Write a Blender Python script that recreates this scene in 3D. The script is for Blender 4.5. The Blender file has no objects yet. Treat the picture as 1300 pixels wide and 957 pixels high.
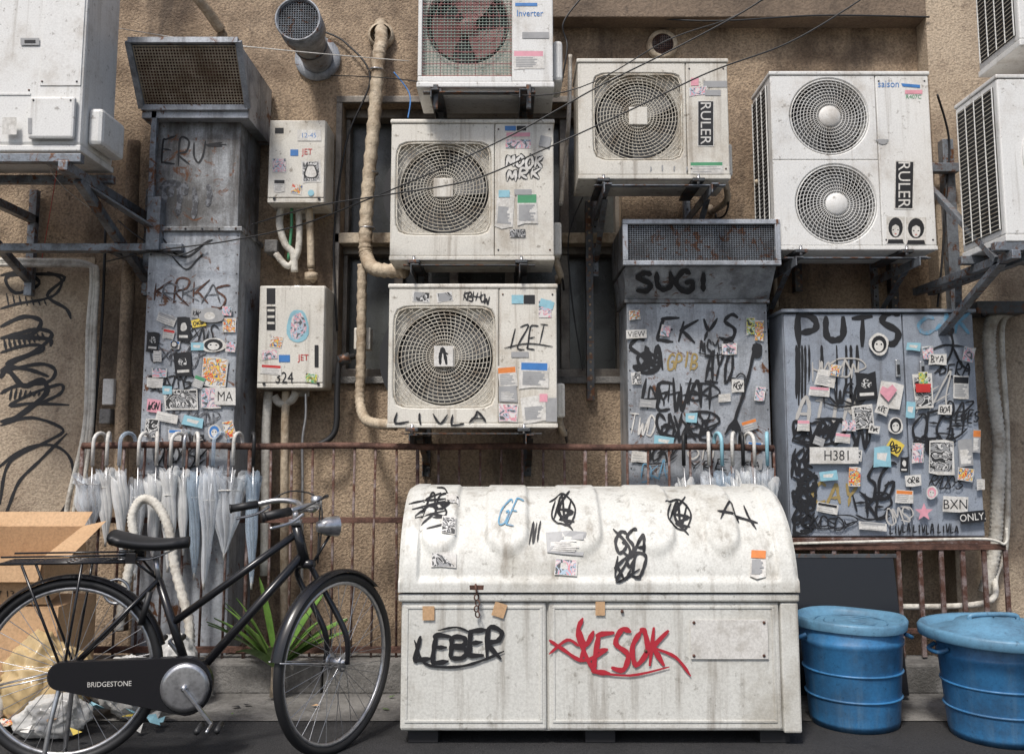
import bpy, bmesh, math, random
from mathutils import Vector, Matrix, noise
from math import sin, cos, pi, radians
rnd = random.Random(11)
# ------------------------------------------------------------------ survey of the facade
# photograph measurements are turned into metres on real vertical planes (wall = plane y 0, street towards -y)
FL, D, H, T = 1150.0, 5.0, 1.17, radians(6.5)
ct, st = cos(T), sin(T)
def S(u, v, y):
    dx = (u-650)/FL; dy = (434-v)/FL
    s = (y+D)/(ct-dy*st)
    return Vector((dx*s, y, H+s*(st+dy*ct)))
def proj(p):
    y = p[1]+D; z = p[2]-H
    f = y*ct+z*st; up = -y*st+z*ct
    return 650+FL*p[0]/f, 434-FL*up/f
def Z(v, y): return S(650, v, y).z
def X(u, v, y): return S(u, v, y).x

# ------------------------------------------------------------------ materials
def mk(name):
    m = bpy.data.materials.new(name); m.use_nodes = True
    nt = m.node_tree; bs = nt.nodes['Principled BSDF']
    return m, nt, bs
def mixn(nt, f, a, b, bt='MIX'):
    n = nt.nodes.new('ShaderNodeMix'); n.data_type = 'RGBA'; n.blend_type = bt
    for i, s in ((0, f), (6, a), (7, b)):
        if isinstance(s, bpy.types.NodeSocket): nt.links.new(s, n.inputs[i])
        elif i == 0: n.inputs[0].default_value = s
        else: n.inputs[i].default_value = (*s[:3], 1)
    return n.outputs[2]
def noi(nt, scale, detail=6, rough=.6, vec=None, dist=0):
    n = nt.nodes.new('ShaderNodeTexNoise'); n.inputs['Scale'].default_value = scale
    n.inputs['Detail'].default_value = detail; n.inputs['Roughness'].default_value = rough
    n.inputs['Distortion'].default_value = dist
    if vec: nt.links.new(vec, n.inputs['Vector'])
    return n.outputs['Fac']
def ramp(nt, s, a, b, va=0.0, vb=1.0):
    n = nt.nodes.new('ShaderNodeMapRange'); nt.links.new(s, n.inputs[0])
    n.inputs[1].default_value = a; n.inputs[2].default_value = b
    n.inputs[3].default_value = va; n.inputs[4].default_value = vb
    n.interpolation_type = 'SMOOTHSTEP'
    return n.outputs[0]
def mapv(nt, vec, sc, loc=(0, 0, 0)):
    n = nt.nodes.new('ShaderNodeMapping'); nt.links.new(vec, n.inputs[0])
    n.inputs['Scale'].default_value = sc; n.inputs['Location'].default_value = loc
    return n.outputs[0]
def grime(name, base, dark, rough=.55, metal=0.0, scale=5, lo=.45, hi=.75, amt=.8, streak=.5, sx=18, slo=.52, shi=.78, scol=None, bump=.15, bscale=90, fine=.25, rust=0.0, spots=.55, wave=0):
    m, nt, bs = mk(name)
    tc = nt.nodes.new('ShaderNodeTexCoord').outputs['Object']
    off = mapv(nt, tc, (1, 1, 1), (rnd.uniform(0, 9), rnd.uniform(0, 9), rnd.uniform(0, 9)))
    n1 = noi(nt, scale, 7, .7, off)
    c = mixn(nt, ramp(nt, n1, lo, hi, 0, amt), base, dark)
    if streak > 0:
        n2 = noi(nt, 1.0, 5, .65, mapv(nt, off, (sx, sx, 1.1)))
        c = mixn(nt, ramp(nt, n2, slo, shi, 0, streak), c, scol or dark)
    n3 = noi(nt, bscale, 2, .7, off)
    c = mixn(nt, ramp(nt, n3, .35, .7, 0, fine), c, tuple(k*.35 for k in dark))
    if spots > 0:
        n5 = noi(nt, scale*7, 4, .72, off)
        c = mixn(nt, ramp(nt, n5, .60, .70, 0, spots), c, tuple(k*.5 for k in dark))
    if rust > 0:
        n4 = noi(nt, scale*2.3, 6, .7, off, 1)
        c = mixn(nt, ramp(nt, n4, .6-rust*.25, .68-rust*.2), c, (.13, .055, .025))
    nt.links.new(c, bs.inputs['Base Color'])
    nt.links.new(ramp(nt, n1, .3, .8, rough-.12, min(1, rough+.2)), bs.inputs['Roughness'])
    bs.inputs['Metallic'].default_value = metal
    hgt = n3; dist = .01
    if wave:
        n6 = noi(nt, wave, 2, .5, off)
        ad = nt.nodes.new('ShaderNodeMath'); ad.operation = 'MULTIPLY_ADD'; ad.inputs[1].default_value = 3.0
        nt.links.new(n6, ad.inputs[0]); nt.links.new(n3, ad.inputs[2]); hgt = ad.outputs[0]
    if bump:
        bp = nt.nodes.new('ShaderNodeBump'); bp.inputs['Strength'].default_value = bump
        bp.inputs['Distance'].default_value = dist
        nt.links.new(hgt, bp.inputs['Height']); nt.links.new(bp.outputs[0], bs.inputs['Normal'])
    return m
def plain(name, col, rough=.5, metal=0, var=.35, scale=25):
    m, nt, bs = mk(name)
    tc = nt.nodes.new('ShaderNodeTexCoord').outputs['Object']
    n = noi(nt, scale, 4, .7, tc)
    nt.links.new(mixn(nt, ramp(nt, n, .4, .75, 0, var), col, tuple(k*.35+.01 for k in col)), bs.inputs['Base Color'])
    bs.inputs['Roughness'].default_value = rough; bs.inputs['Metallic'].default_value = metal
    return m
M = {}
M['wall'] = grime('stucco', (.45, .335, .225), (.125, .085, .056), .9, 0, 1.7, .37, .68, .9, .75, 4.5, .48, .72, (.055, .04, .03), .9, 75, .5)
M['wall2'] = grime('plaster_light', (.50, .40, .29), (.21, .15, .105), .9, 0, 2.6, .41, .72, .8, .5, 6, .49, .76, None, .7, 80, .42)
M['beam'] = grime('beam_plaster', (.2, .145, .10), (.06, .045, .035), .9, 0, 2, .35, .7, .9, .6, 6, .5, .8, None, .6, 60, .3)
M['asphalt'] = grime('asphalt', (.040, .039, .040), (.020, .020, .021), .9, 0, 3, .4, .7, .8, 0, bump=1.0, bscale=140, fine=.6)
M['conc'] = grime('concrete', (.24, .23, .215), (.07, .066, .06), .9, 0, 3, .35, .7, .95, .6, 8, bump=.6, bscale=70)
M['ac'] = grime('ac_cream', (.69, .66, .59), (.32, .255, .175), .45, 0, 3.2, .46, .76, .75, .7, 26, .51, .77, (.21, .16, .11), .06, 130, .18, spots=.7)
M['ac2'] = grime('ac_white', (.74, .735, .71), (.38, .33, .27), .42, 0, 3.5, .48, .79, .7, .6, 24, .53, .8, (.24, .20, .15), .05, 130, .15, spots=.65)
M['wire'] = grime('grille_wire', (.66, .62, .53), (.28, .21, .14), .5, 0, 9, .44, .68, .85, 0, bump=0, spots=0)
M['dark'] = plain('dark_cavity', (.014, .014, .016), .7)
M['blade'] = plain('fan_blade', (.09, .09, .09), .4)
M['galv'] = grime('galvanised', (.45, .475, .51), (.20, .21, .225), .5, .2, 5, .38, .68, .9, .7, 14, .46, .72, (.11, .11, .115), .12, 120, .25, rust=.10, wave=5)
M['galvd'] = grime('galvanised_dirty', (.38, .395, .41), (.11, .105, .10), .55, .2, 4.5, .34, .66, .95, .85, 12, .42, .68, (.06, .052, .045), .14, 110, .3, rust=.15, wave=5)
M['cab'] = grime('cabinet_paint', (.31, .345, .40), (.16, .17, .19), .5, .05, 5, .43, .74, .8, .55, 20, .5, .76, (.10, .10, .105), .06, 140, .22, wave=3)
M['steel'] = grime('bracket_steel', (.24, .265, .295), (.09, .09, .095), .5, .4, 8, .4, .7, .9, .3, bump=.15, rust=.3)
M['darksteel'] = grime('dark_steel', (.085, .09, .095), (.035, .035, .035), .5, .4, 8, .4, .7, .8, .2, bump=.15, rust=.35)
M['rust'] = grime('rusty_rail', (.17, .085, .06), (.05, .026, .02), .8, .2, 14, .35, .65, .9, .3, bump=.5, bscale=160)
M['rustbar'] = grime('painted_rusty_bar', (.27, .22, .21), (.10, .045, .03), .75, .2, 16, .35, .58, 1, .5, bump=.5, bscale=160)
M['wrap'] = grime('pipe_wrap', (.55, .46, .34), (.22, .15, .09), .7, 0, 7, .40, .68, .85, .4, bump=.5, bscale=60)
M['wrapw'] = grime('pipe_wrap_white', (.66, .63, .56), (.24, .19, .14), .7, 0, 7, .45, .72, .8, .4, bump=.4, bscale=60)
M['black'] = plain('black_rubber', (.015, .015, .016), .5)
M['gloss'] = plain('black_paint', (.012, .012, .014), .25, 0, .1)
M['chrome'] = plain('chrome', (.52, .52, .53), .3, .85, .6, 40)
M['bin'] = grime('storage_box_plastic', (.66, .655, .61), (.33, .30, .24), .5, 0, 2.6, .46, .77, .75, .65, 17, .50, .76, (.19, .155, .115), .10, 120, .2, spots=.55)
M['blue'] = grime('blue_plastic', (.045, .20, .42), (.03, .09, .18), .42, 0, 6, .38, .7, .85, .55, 14, .45, .75, bump=.05, fine=.15, scol=(.16, .25, .33))
M['bluel'] = grime('blue_lid', (.12, .27, .40), (.06, .12, .18), .5, 0, 6, .38, .7, .85, .2, 14, bump=.05, fine=.15)
M['card'] = grime('cardboard', (.56, .36, .20), (.36, .21, .11), .85, 0, 4, .4, .8, .5, .2, 30, bump=.1, spots=.2)
M['cardin'] = plain('cardboard_inner', (.40, .25, .14), .9)
M['glass'] = grime('frosted_glass', (.075, .078, .075), (.025, .025, .022), .25, 0, 3, .4, .7, .8, .5, 10, bump=.05, bscale=200)
M['frame'] = grime('window_frame', (.22, .195, .165), (.07, .055, .045), .5, .2, 6, .4, .7, .8, .4, bump=.1)
def ink(name, col, var=.3): return plain(name, col, .6, 0, var, 60)
M['ink'] = ink('spray_black', (.011, .011, .013))
M['inkf'] = grime('spray_faded', (.05, .05, .055), (.22, .23, .25), .6, 0, 30, .45, .6, .9, 0, bump=0, spots=0)
M['inkred'] = ink('spray_red', (.42, .02, .035), .2)
M['inkblue'] = grime('spray_blue', (.12, .32, .48), (.28, .31, .36), .5, 0, 25, .45, .65, .8, 0, bump=0, spots=0)
M['inksilver'] = ink('spray_silver', (.46, .44, .41))
M['inkyel'] = ink('spray_ochre', (.33, .24, .09))
M['white'] = grime('sticker_white', (.70, .68, .64), (.38, .35, .30), .5, 0, 14, .42, .7, .65, 0, bump=0, spots=.35)
M['grey'] = plain('sticker_grey', (.33, .33, .33), .5)
M['red'] = plain('sticker_red', (.52, .035, .03), .4)
M['pink'] = plain('sticker_pink', (.70, .32, .38), .5)
M['yel'] = plain('sticker_yellow', (.70, .52, .08), .5)
M['green'] = plain('sticker_green', (.07, .29, .14), .5)
M['sblue'] = plain('sticker_blue', (.05, .19, .48), .5)
M['cyan'] = plain('sticker_cyan', (.27, .50, .58), .5)
M['orange'] = plain('sticker_orange', (.70, .22, .05), .5)
def printmat(name, cols, scale=22):
    m, nt, bs = mk(name)
    tc = nt.nodes.new('ShaderNodeTexCoord').outputs['Object']
    n = noi(nt, scale, 1.5, .5, tc, 2.2)
    r = nt.nodes.new('ShaderNodeValToRGB'); r.color_ramp.interpolation = 'CONSTANT'
    els = r.color_ramp.elements
    while len(els) < len(cols): els.new(.5)
    for i, c in enumerate(cols):
        els[i].position = 0 if i == 0 else .34+.32*i/len(cols); els[i].color = (*c, 1)
    nt.links.new(n, r.inputs[0]); nt.links.new(r.outputs[0], bs.inputs['Base Color'])
    bs.inputs['Roughness'].default_value = .45
    return m
M['pbw'] = printmat('print_bw', [(.03, .03, .03), (.6, .59, .57), (.06, .06, .06), (.3, .3, .3)], 18)
M['pcol'] = printmat('print_colour', [(.65, .62, .55), (.6, .08, .04), (.7, .5, .1), (.06, .1, .25), (.65, .62, .55)], 24)
M['ppink'] = printmat('print_pink', [(.65, .62, .6), (.65, .28, .32), (.4, .5, .58), (.1, .1, .1)], 24)
M['pgrn'] = printmat('print_green', [(.65, .62, .55), (.1, .33, .16), (.65, .55, .1), (.05, .06, .05)], 26)
def filmmat(name, col, alpha, var=False):
    m, nt, bs = mk(name)
    out = nt.nodes['Material Output']
    tr = nt.nodes.new('ShaderNodeBsdfTransparent'); tr.inputs[0].default_value = (.96, .98, 1, 1)
    mx = nt.nodes.new('ShaderNodeMixShader')
    fr = nt.nodes.new('ShaderNodeLayerWeight'); fr.inputs[0].default_value = .35
    r = ramp(nt, fr.outputs['Facing'], 0, 1, alpha, 1)
    tc = nt.nodes.new('ShaderNodeTexCoord').outputs['Object']; n = noi(nt, 16, 4, .7, tc)
    nt.links.new(mixn(nt, ramp(nt, n, .35, .75, 0, .5), col, tuple(k*.6 for k in col)), bs.inputs['Base Color'])
    bs.inputs['Roughness'].default_value = .18
    nt.links.new(r, mx.inputs[0]); nt.links.new(tr.outputs[0], mx.inputs[1]); nt.links.new(bs.outputs[0], mx.inputs[2])
    nt.links.new(mx.outputs[0], out.inputs[0])
    return m
M['film'] = filmmat('clear_vinyl', (.86, .88, .90), .30)
M['film2'] = filmmat('milky_vinyl', (.86, .86, .84), .60)
M['film3'] = filmmat('blue_vinyl', (.50, .60, .70), .38)
M['bagw'] = filmmat('white_bag', (.66, .65, .62), .7)
M['bagy'] = filmmat('yellow_bag', (.62, .46, .24), .75)
M['leaf'] = grime('leaf', (.14, .26, .05), (.05, .12, .02), .45, 0, 12, .4, .7, .8, 0, bump=0, spots=.2)
M['wirered'] = plain('acgrille_red', (.36, .17, .16), .5)
M['wiregreen'] = plain('acgrille_green', (.30, .37, .32), .5)
M['skin'] = plain('lamp_lens', (.7, .7, .65), .1)

# ------------------------------------------------------------------ builder
_text = {}
def textmesh(s):
    if s in _text: return _text[s]
    c = bpy.data.curves.new('t', 'FONT'); c.body = s; c.resolution_u = 3
    o = bpy.data.objects.new('t', c); bpy.context.scene.collection.objects.link(o)
    bpy.context.view_layer.update()
    me = bpy.data.meshes.new_from_object(o.evaluated_get(bpy.context.evaluated_depsgraph_get()))
    vs = [(v.co.x, v.co.y) for v in me.vertices]; fs = [tuple(p.vertices) for p in me.polygons]
    bpy.data.objects.remove(o); bpy.data.curves.remove(c); bpy.data.meshes.remove(me)
    x0 = min(v[0] for v in vs); x1 = max(v[0] for v in vs); y0 = min(v[1] for v in vs); y1 = max(v[1] for v in vs)
    h = y1-y0
    _text[s] = ([((v[0]-(x0+x1)/2)/h, (v[1]-(y0+y1)/2)/h) for v in vs], fs)
    return _text[s]
def catmull(p, n=6):
    if len(p) < 3: 
        (a, b) = p[0], p[-1]
        return [tuple(a[k]+(b[k]-a[k])*i/4 for k in range(len(a))) for i in range(5)]
    q = [p[0]]+list(p)+[p[-1]]; out = []
    for i in range(1, len(q)-2):
        for j in range(n):
            t = j/n
            out.append(tuple(.5*((2*q[i][k])+(-q[i-1][k]+q[i+1][k])*t+(2*q[i-1][k]-5*q[i][k]+4*q[i+1][k]-q[i+2][k])*t*t+(-q[i-1][k]+3*q[i][k]-3*q[i+1][k]+q[i+2][k])*t**3) for k in range(len(p[0]))))
    out.append(tuple(p[-1])); return out
def plane(y): return lambda u, v, o: S(u, v, y-o)
class B:
    def __init__(s, name): s.name = name; s.v = []; s.f = []; s.mi = []; s.sm = []; s.mats = []; s.lay = .0015
    def add(s, vs, fs, mat, sm=False):
        m = M[mat] if isinstance(mat, str) else mat
        if m not in s.mats: s.mats.append(m)
        k = s.mats.index(m); n = len(s.v)
        s.v += [tuple(v) for v in vs]
        for f in fs: s.f.append(tuple(i+n for i in f)); s.mi.append(k); s.sm.append(sm)
    def box(s, x0, x1, y0, y1, z0, z1, mat, bev=.004, mx=None, seg=2):
        bm = bmesh.new(); bmesh.ops.create_cube(bm, size=1)
        for v in bm.verts: v.co = Vector(((x0+x1)/2+v.co.x*(x1-x0), (y0+y1)/2+v.co.y*(y1-y0), (z0+z1)/2+v.co.z*(z1-z0)))
        if bev: bmesh.ops.bevel(bm, geom=bm.edges[:], offset=bev, segments=seg, affect='EDGES', profile=.5)
        if mx: bmesh.ops.transform(bm, matrix=mx, verts=bm.verts)
        bm.verts.index_update()
        s.add([v.co for v in bm.verts], [[v.index for v in f.verts] for f in bm.faces], mat); bm.free()
    def beam(s, a, b, w, h, mat, bev=.002):
        a = Vector(a); b = Vector(b); d = b-a; L = d.length
        q = d.to_track_quat('Y', 'Z').to_matrix().to_4x4()
        s.box(-w/2, w/2, 0, L, -h/2, h/2, mat, bev, Matrix.Translation(a) @ q, 1)
    def tube(s, pts, r, mat, seg=8, closed=False, smooth=True):
        P = [Vector(p) for p in pts]; n = len(P)
        if not isinstance(r, (list, tuple)): r = [r]*n
        vs = []; fs = []
        t0 = (P[1]-P[0]).normalized(); ref = Vector((0, 0, 1)) if abs(t0.z) < .9 else Vector((1, 0, 0))
        a = t0.cross(ref).normalized()
        for i in range(n):
            if closed: t = P[(i+1) % n]-P[i-1]
            else: t = P[min(i+1, n-1)]-P[max(i-1, 0)]
            if t.length < 1e-9: t = t0
            t.normalize(); a = (a-t*a.dot(t))
            if a.length < 1e-6: a = t.orthogonal()
            a.normalize(); b = t.cross(a)
            for k in range(seg):
                an = 2*pi*k/seg; vs.append(P[i]+(a*cos(an)+b*sin(an))*r[i])
        m = n if closed else n-1
        for i in range(m):
            j = (i+1) % n
            for k in range(seg):
                l = (k+1) % seg; fs.append((i*seg+k, i*seg+l, j*seg+l, j*seg+k))
        if not closed and seg > 4:
            fs.append(tuple(range(seg))[::-1]); fs.append(tuple((n-1)*seg+k for k in range(seg)))
        s.add(vs, fs, mat, smooth)
    def sm_tube(s, pts, r, mat, seg=8, n=6): s.tube(catmull([tuple(p) for p in pts], n), r, mat, seg)
    def ring(s, c, nrm, R, r, mat, n=40, seg=4):
        c = Vector(c); nrm = Vector(nrm).normalized(); a = nrm.orthogonal().normalized(); b = nrm.cross(a)
        s.tube([c+(a*cos(2*pi*i/n)+b*sin(2*pi*i/n))*R for i in range(n)], r, mat, seg, True)
    def disc(s, c, nrm, R, mat, n=32):
        c = Vector(c); nrm = Vector(nrm).normalized(); a = nrm.orthogonal().normalized(); b = nrm.cross(a)
        s.add([c+(a*cos(2*pi*i/n)+b*sin(2*pi*i/n))*R for i in range(n)], [tuple(range(n))], mat)
    def lathe(s, c, prof, mat, n=40, axis=(0, 0, 1), smooth=True, wob=0, seed=0):
        c = Vector(c); w = Vector(axis).normalized(); a = w.orthogonal().normalized(); b = w.cross(a); vs = []; fs = []
        for (r, z) in prof:
            for i in range(n):
                an = 2*pi*i/n; q = 1+wob*(sin(2*an+seed)+.6*sin(5*an+z*9+seed))
                vs.append(c+w*(z+wob*.25*sin(3*an+seed))+(a*cos(an)+b*sin(an))*r*q)
        for j in range(len(prof)-1):
            for i in range(n):
                k = (i+1) % n; fs.append((j*n+i, j*n+k, (j+1)*n+k, (j+1)*n+i))
        s.add(vs, fs, mat, smooth)
    def plate_hole(s, x0, x1, z0, z1, cx, cz, rf, yf, yb, mat, bev=.008, n=56):
        an = [2*pi*i/n for i in range(n)]
        for (x, z) in ((x0, z0), (x1, z0), (x1, z1), (x0, z1)): an.append(math.atan2(z-cz, x-cx) % (2*pi))
        an = sorted(set(round(a, 5) for a in an))
        def outer(a, i):
            c, sn = cos(a), sin(a); t = 1e9
            if c > 1e-9: t = min(t, (x1-i-cx)/c)
            if c < -1e-9: t = min(t, (x0+i-cx)/c)
            if sn > 1e-9: t = min(t, (z1-i-cz)/sn)
            if sn < -1e-9: t = min(t, (z0+i-cz)/sn)
            return cx+c*t, cz+sn*t
        k = len(an); L = [[], [], [], [], []]
        for a in an:
            r = rf(a); hx, hz = cx+r*cos(a), cz+r*sin(a)
            hx2, hz2 = cx+(r+.006)*cos(a), cz+(r+.006)*sin(a)
            L[0].append((hx, yb, hz)); L[1].append((hx, yf+.006, hz)); L[2].append((hx2, yf, hz2))
            ox, oz = outer(a, bev); L[3].append((ox, yf, oz))
            ox, oz = outer(a, 0); L[4].append((ox, yf+bev, oz))
        L.append([(p[0], yb, p[2]) for p in L[4]])
        vs = sum(L, []); fs = []
        for j in range(5):
            for i in range(k):
                l = (i+1) % k; fs.append((j*k+i, j*k+l, (j+1)*k+l, (j+1)*k+i))
        s.add(vs, fs, mat)
    def rivets(s, pts, r=.006, mat='darksteel'):
        for p in pts: s.lathe(p, [(0, -.003), (r*.7, -.0025), (r, .001)], mat, 8, (0, 1, 0))
    # --- flat artwork lying on a surface
    def nl(s): s.lay += .00008; return s.lay
    def quad(s, sf, pts, mat):
        o = s.nl(); s.add([sf(u, v, o) for u, v in pts], [tuple(range(len(pts)))], mat)
    def rq(s, sf, u, v, w, h, rot, mat):
        c, n = cos(rot), sin(rot)
        s.quad(sf, [(u+a*w/2*c-b*h/2*n, v+a*w/2*n+b*h/2*c) for a, b in ((-1, -1), (1, -1), (1, 1), (-1, 1))], mat)
    def blob(s, sf, u, v, w, h, mat, n=16, jit=0.0, ph=0):
        s.quad(sf, [(u+w/2*cos(2*pi*i/n)*(1+jit*sin(3*2*pi*i/n+ph)), v+h/2*sin(2*pi*i/n)*(1+jit*cos(2*2*pi*i/n+ph))) for i in range(n)], mat)
    def stroke(s, sf, pts, w, mat='ink', smooth=True, taper=True, drip=0):
        p = catmull(pts, 5)
        q = [p[0]]
        for a in p[1:]:
            if (a[0]-q[-1][0])**2+(a[1]-q[-1][1])**2 > .04: q.append(a)
        p = q; n = len(p)
        if n < 2: return
        o = s.nl(); vs = []; fs = []
        for i in range(n):
            a = p[max(0, i-1)]; b = p[min(n-1, i+1)]; dx, dy = b[0]-a[0], b[1]-a[1]; l = math.hypot(dx, dy) or 1
            k = 1.15
            if taper: k = min(1.15, .45+min(i, n-1-i)/3)
            k *= 1+.15*sin(i*1.7+p[0][0])
            nx, ny = -dy/l*w/2*k, dx/l*w/2*k; oo = o+i*.000004
            vs += [sf(p[i][0]+nx, p[i][1]+ny, oo), sf(p[i][0]-nx, p[i][1]-ny, oo)]
        for i in range(n-1): fs.append((2*i, 2*i+1, 2*i+3, 2*i+2))
        s.add(vs, fs, mat)
        for _ in range(drip):
            a = p[rnd.randrange(n)]; L = rnd.uniform(6, 45)
            s.stroke(sf, [(a[0], a[1]), (a[0]+.4, a[1]+L/2), (a[0], a[1]+L)], w*.3, mat)
    def text(s, sf, t, u, v, h, mat, rot=0, ws=1.0):
        vs, fs = textmesh(t); o = s.nl(); c, n = cos(rot), sin(rot); out = []
        for a, b in vs:
            x, y = a*h*ws, -b*h; out.append(sf(u+x*c-y*n, v+x*n+y*c, o))
        s.add(out, fs, mat)
    def tag(s, sf, t, u, v, w, h, th, mat='ink', rot=0, slant=.15, jit=.08, drip=0, ov=1.1, r=None):
        r = r or rnd
        n = len(t); cw = w/n; c, q = cos(rot), sin(rot)
        for i, ch in enumerate(t):
            if ch not in LET: continue
            dz = r.uniform(-.12, .12)*h; sc = r.uniform(.85, 1.15)
            for st_ in LET[ch]:
                pts = []
                for (a, b) in st_:
                    a += r.uniform(-jit, jit); b += r.uniform(-jit, jit)
                    x = i*cw+a*cw*ov*.85+slant*b*h-w/2; y = -(b-.5)*h*sc+dz
                    pts.append((u+x*c-y*q, v+x*q+y*c))
                s.stroke(sf, pts, th, mat, drip=drip)
    def scrib(s, sf, u, v, w, h, th, mat='ink', n=9, seed=0, loops=True):
        """fast hand-style tag: overlapping letters with a long flourish"""
        r = random.Random(seed*13+5); k = max(2, min(6, int(w/h*2.2+.5)))
        t = ''.join(r.choice('ESRKOAGYNBWMZDHX') for _ in range(k))
        s.tag(sf, t, u, v, w, h*.95, th, mat, r.uniform(-.15, .15), r.uniform(-.1, .35), .14, 0, 1.55, r)
        if r.random() < .6: s.stroke(sf, [(u-w*.5, v+h*.4), (u-w*.1, v+h*.62), (u+w*.35, v+h*.5), (u+w*.6, v+h*.1)], th*.8, mat)
        if r.random() < .5: s.stroke(sf, [(u+w*.1, v-h*.6), (u+w*.5, v-h*.55), (u+w*.65, v-h*.1), (u+w*.4, v+h*.2)], th*.8, mat)
    def sticker(s, sf, u, v, w, h, rot=0, kind=None):
        kind = kind or rnd.choice(['t', 't', 'w', 'bw', 'bw', 'k', 'c', 'p', 'g', 'f', 'b'])
        rot += rnd.uniform(-.1, .1)
        c, n = cos(rot), sin(rot)
        L = lambda a, b: (u+a*w*c-b*h*n, v+a*w*n+b*h*c)
        base = {'k': 'ink', 'g': 'grey', 'b': 'cyan'}.get(kind) or (rnd.choice(['white', 'white', 'yel', 'pink', 'cyan', 'grey', 'red']) if kind in 'w' else 'white')
        if kind == 'f':
            s.blob(sf, u, v, w*1.05, h*1.05, 'white', 18, .08, u)
        else:
            j = lambda: rnd.uniform(-.05, .05)
            s.quad(sf, [L(-.5+j(), -.5+j()), L(.1, -.5+j()), L(.5+j(), -.5+j()), L(.5+j(), .5+j()), L(-.1, .5+j()), L(-.5+j(), .5+j())], base)
        if kind in 'tg':
            k = max(2, int(h/4))
            if rnd.random() < .5: s.quad(sf, [L(-.46, -.45), L(.46, -.45), L(.46, -.18), L(-.46, -.18)], rnd.choice(['red', 'sblue', 'orange', 'green', 'grey', 'ink', 'pink']))
            for i in range(k):
                b = -.1+.45*i/(k-1); e = rnd.uniform(.1, .42)
                s.quad(sf, [L(-.4, b-.03), L(e, b-.03), L(e, b+.03), L(-.4, b+.03)], 'grey' if kind == 't' else 'white')
        elif kind == 'w':
            t = ''.join(rnd.choice('ESRKOAGYNBWD') for _ in range(3)); s.tag(sf, t, u, v, w*.75, h*.55, max(1, h*.08), 'ink', rot, .1, .12)
        elif kind == 'bw': s.rq(sf, u, v, w*.88, h*.88, rot, 'pbw')
        elif kind == 'c': s.rq(sf, u, v, w*.92, h*.92, rot, rnd.choice(['pcol', 'pcol', 'pgrn']))
        elif kind == 'p': s.rq(sf, u, v, w*.92, h*.92, rot, 'ppink')
        elif kind == 'k':
            s.blob(sf, *L(0, -.1), w*.5, h*.4, rnd.choice(['white', 'pbw', 'pbw']), 14, .12, u); s.quad(sf, [L(-.35, .25), L(.35, .25), L(.35, .36), L(-.35, .36)], 'white')
        elif kind == 'f':
            s.blob(sf, u, v, w*.8, h*.85, rnd.choice(['ink', 'ink', 'sblue', 'pink', 'orange'])); s.blob(sf, *L(0, .08), w*.5, h*.55, 'white')
            s.blob(sf, *L(-.12, 0), w*.1, h*.1, 'ink', 6); s.blob(sf, *L(.12, 0), w*.1, h*.1, 'ink', 6)
        elif kind == 'b': s.quad(sf, [L(-.3, -.2), L(.3, -.2), L(.2, .2), L(-.3, .1)], 'white')
    def done(s, origin=None):
        me = bpy.data.meshes.new(s.name)
        xs = [v[0] for v in s.v]; ys = [v[1] for v in s.v]; zs = [v[2] for v in s.v]
        o = Vector(((min(xs)+max(xs))/2, (min(ys)+max(ys))/2, min(zs)))
        me.from_pydata([(v[0]-o.x, v[1]-o.y, v[2]-o.z) for v in s.v], [], s.f)
        for m in s.mats: me.materials.append(m)
        me.polygons.foreach_set('material_index', s.mi); me.polygons.foreach_set('use_smooth', s.sm); me.update()
        ob = bpy.data.objects.new(s.name, me); bpy.context.scene.collection.objects.link(ob); ob.location = o
        return ob
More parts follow.
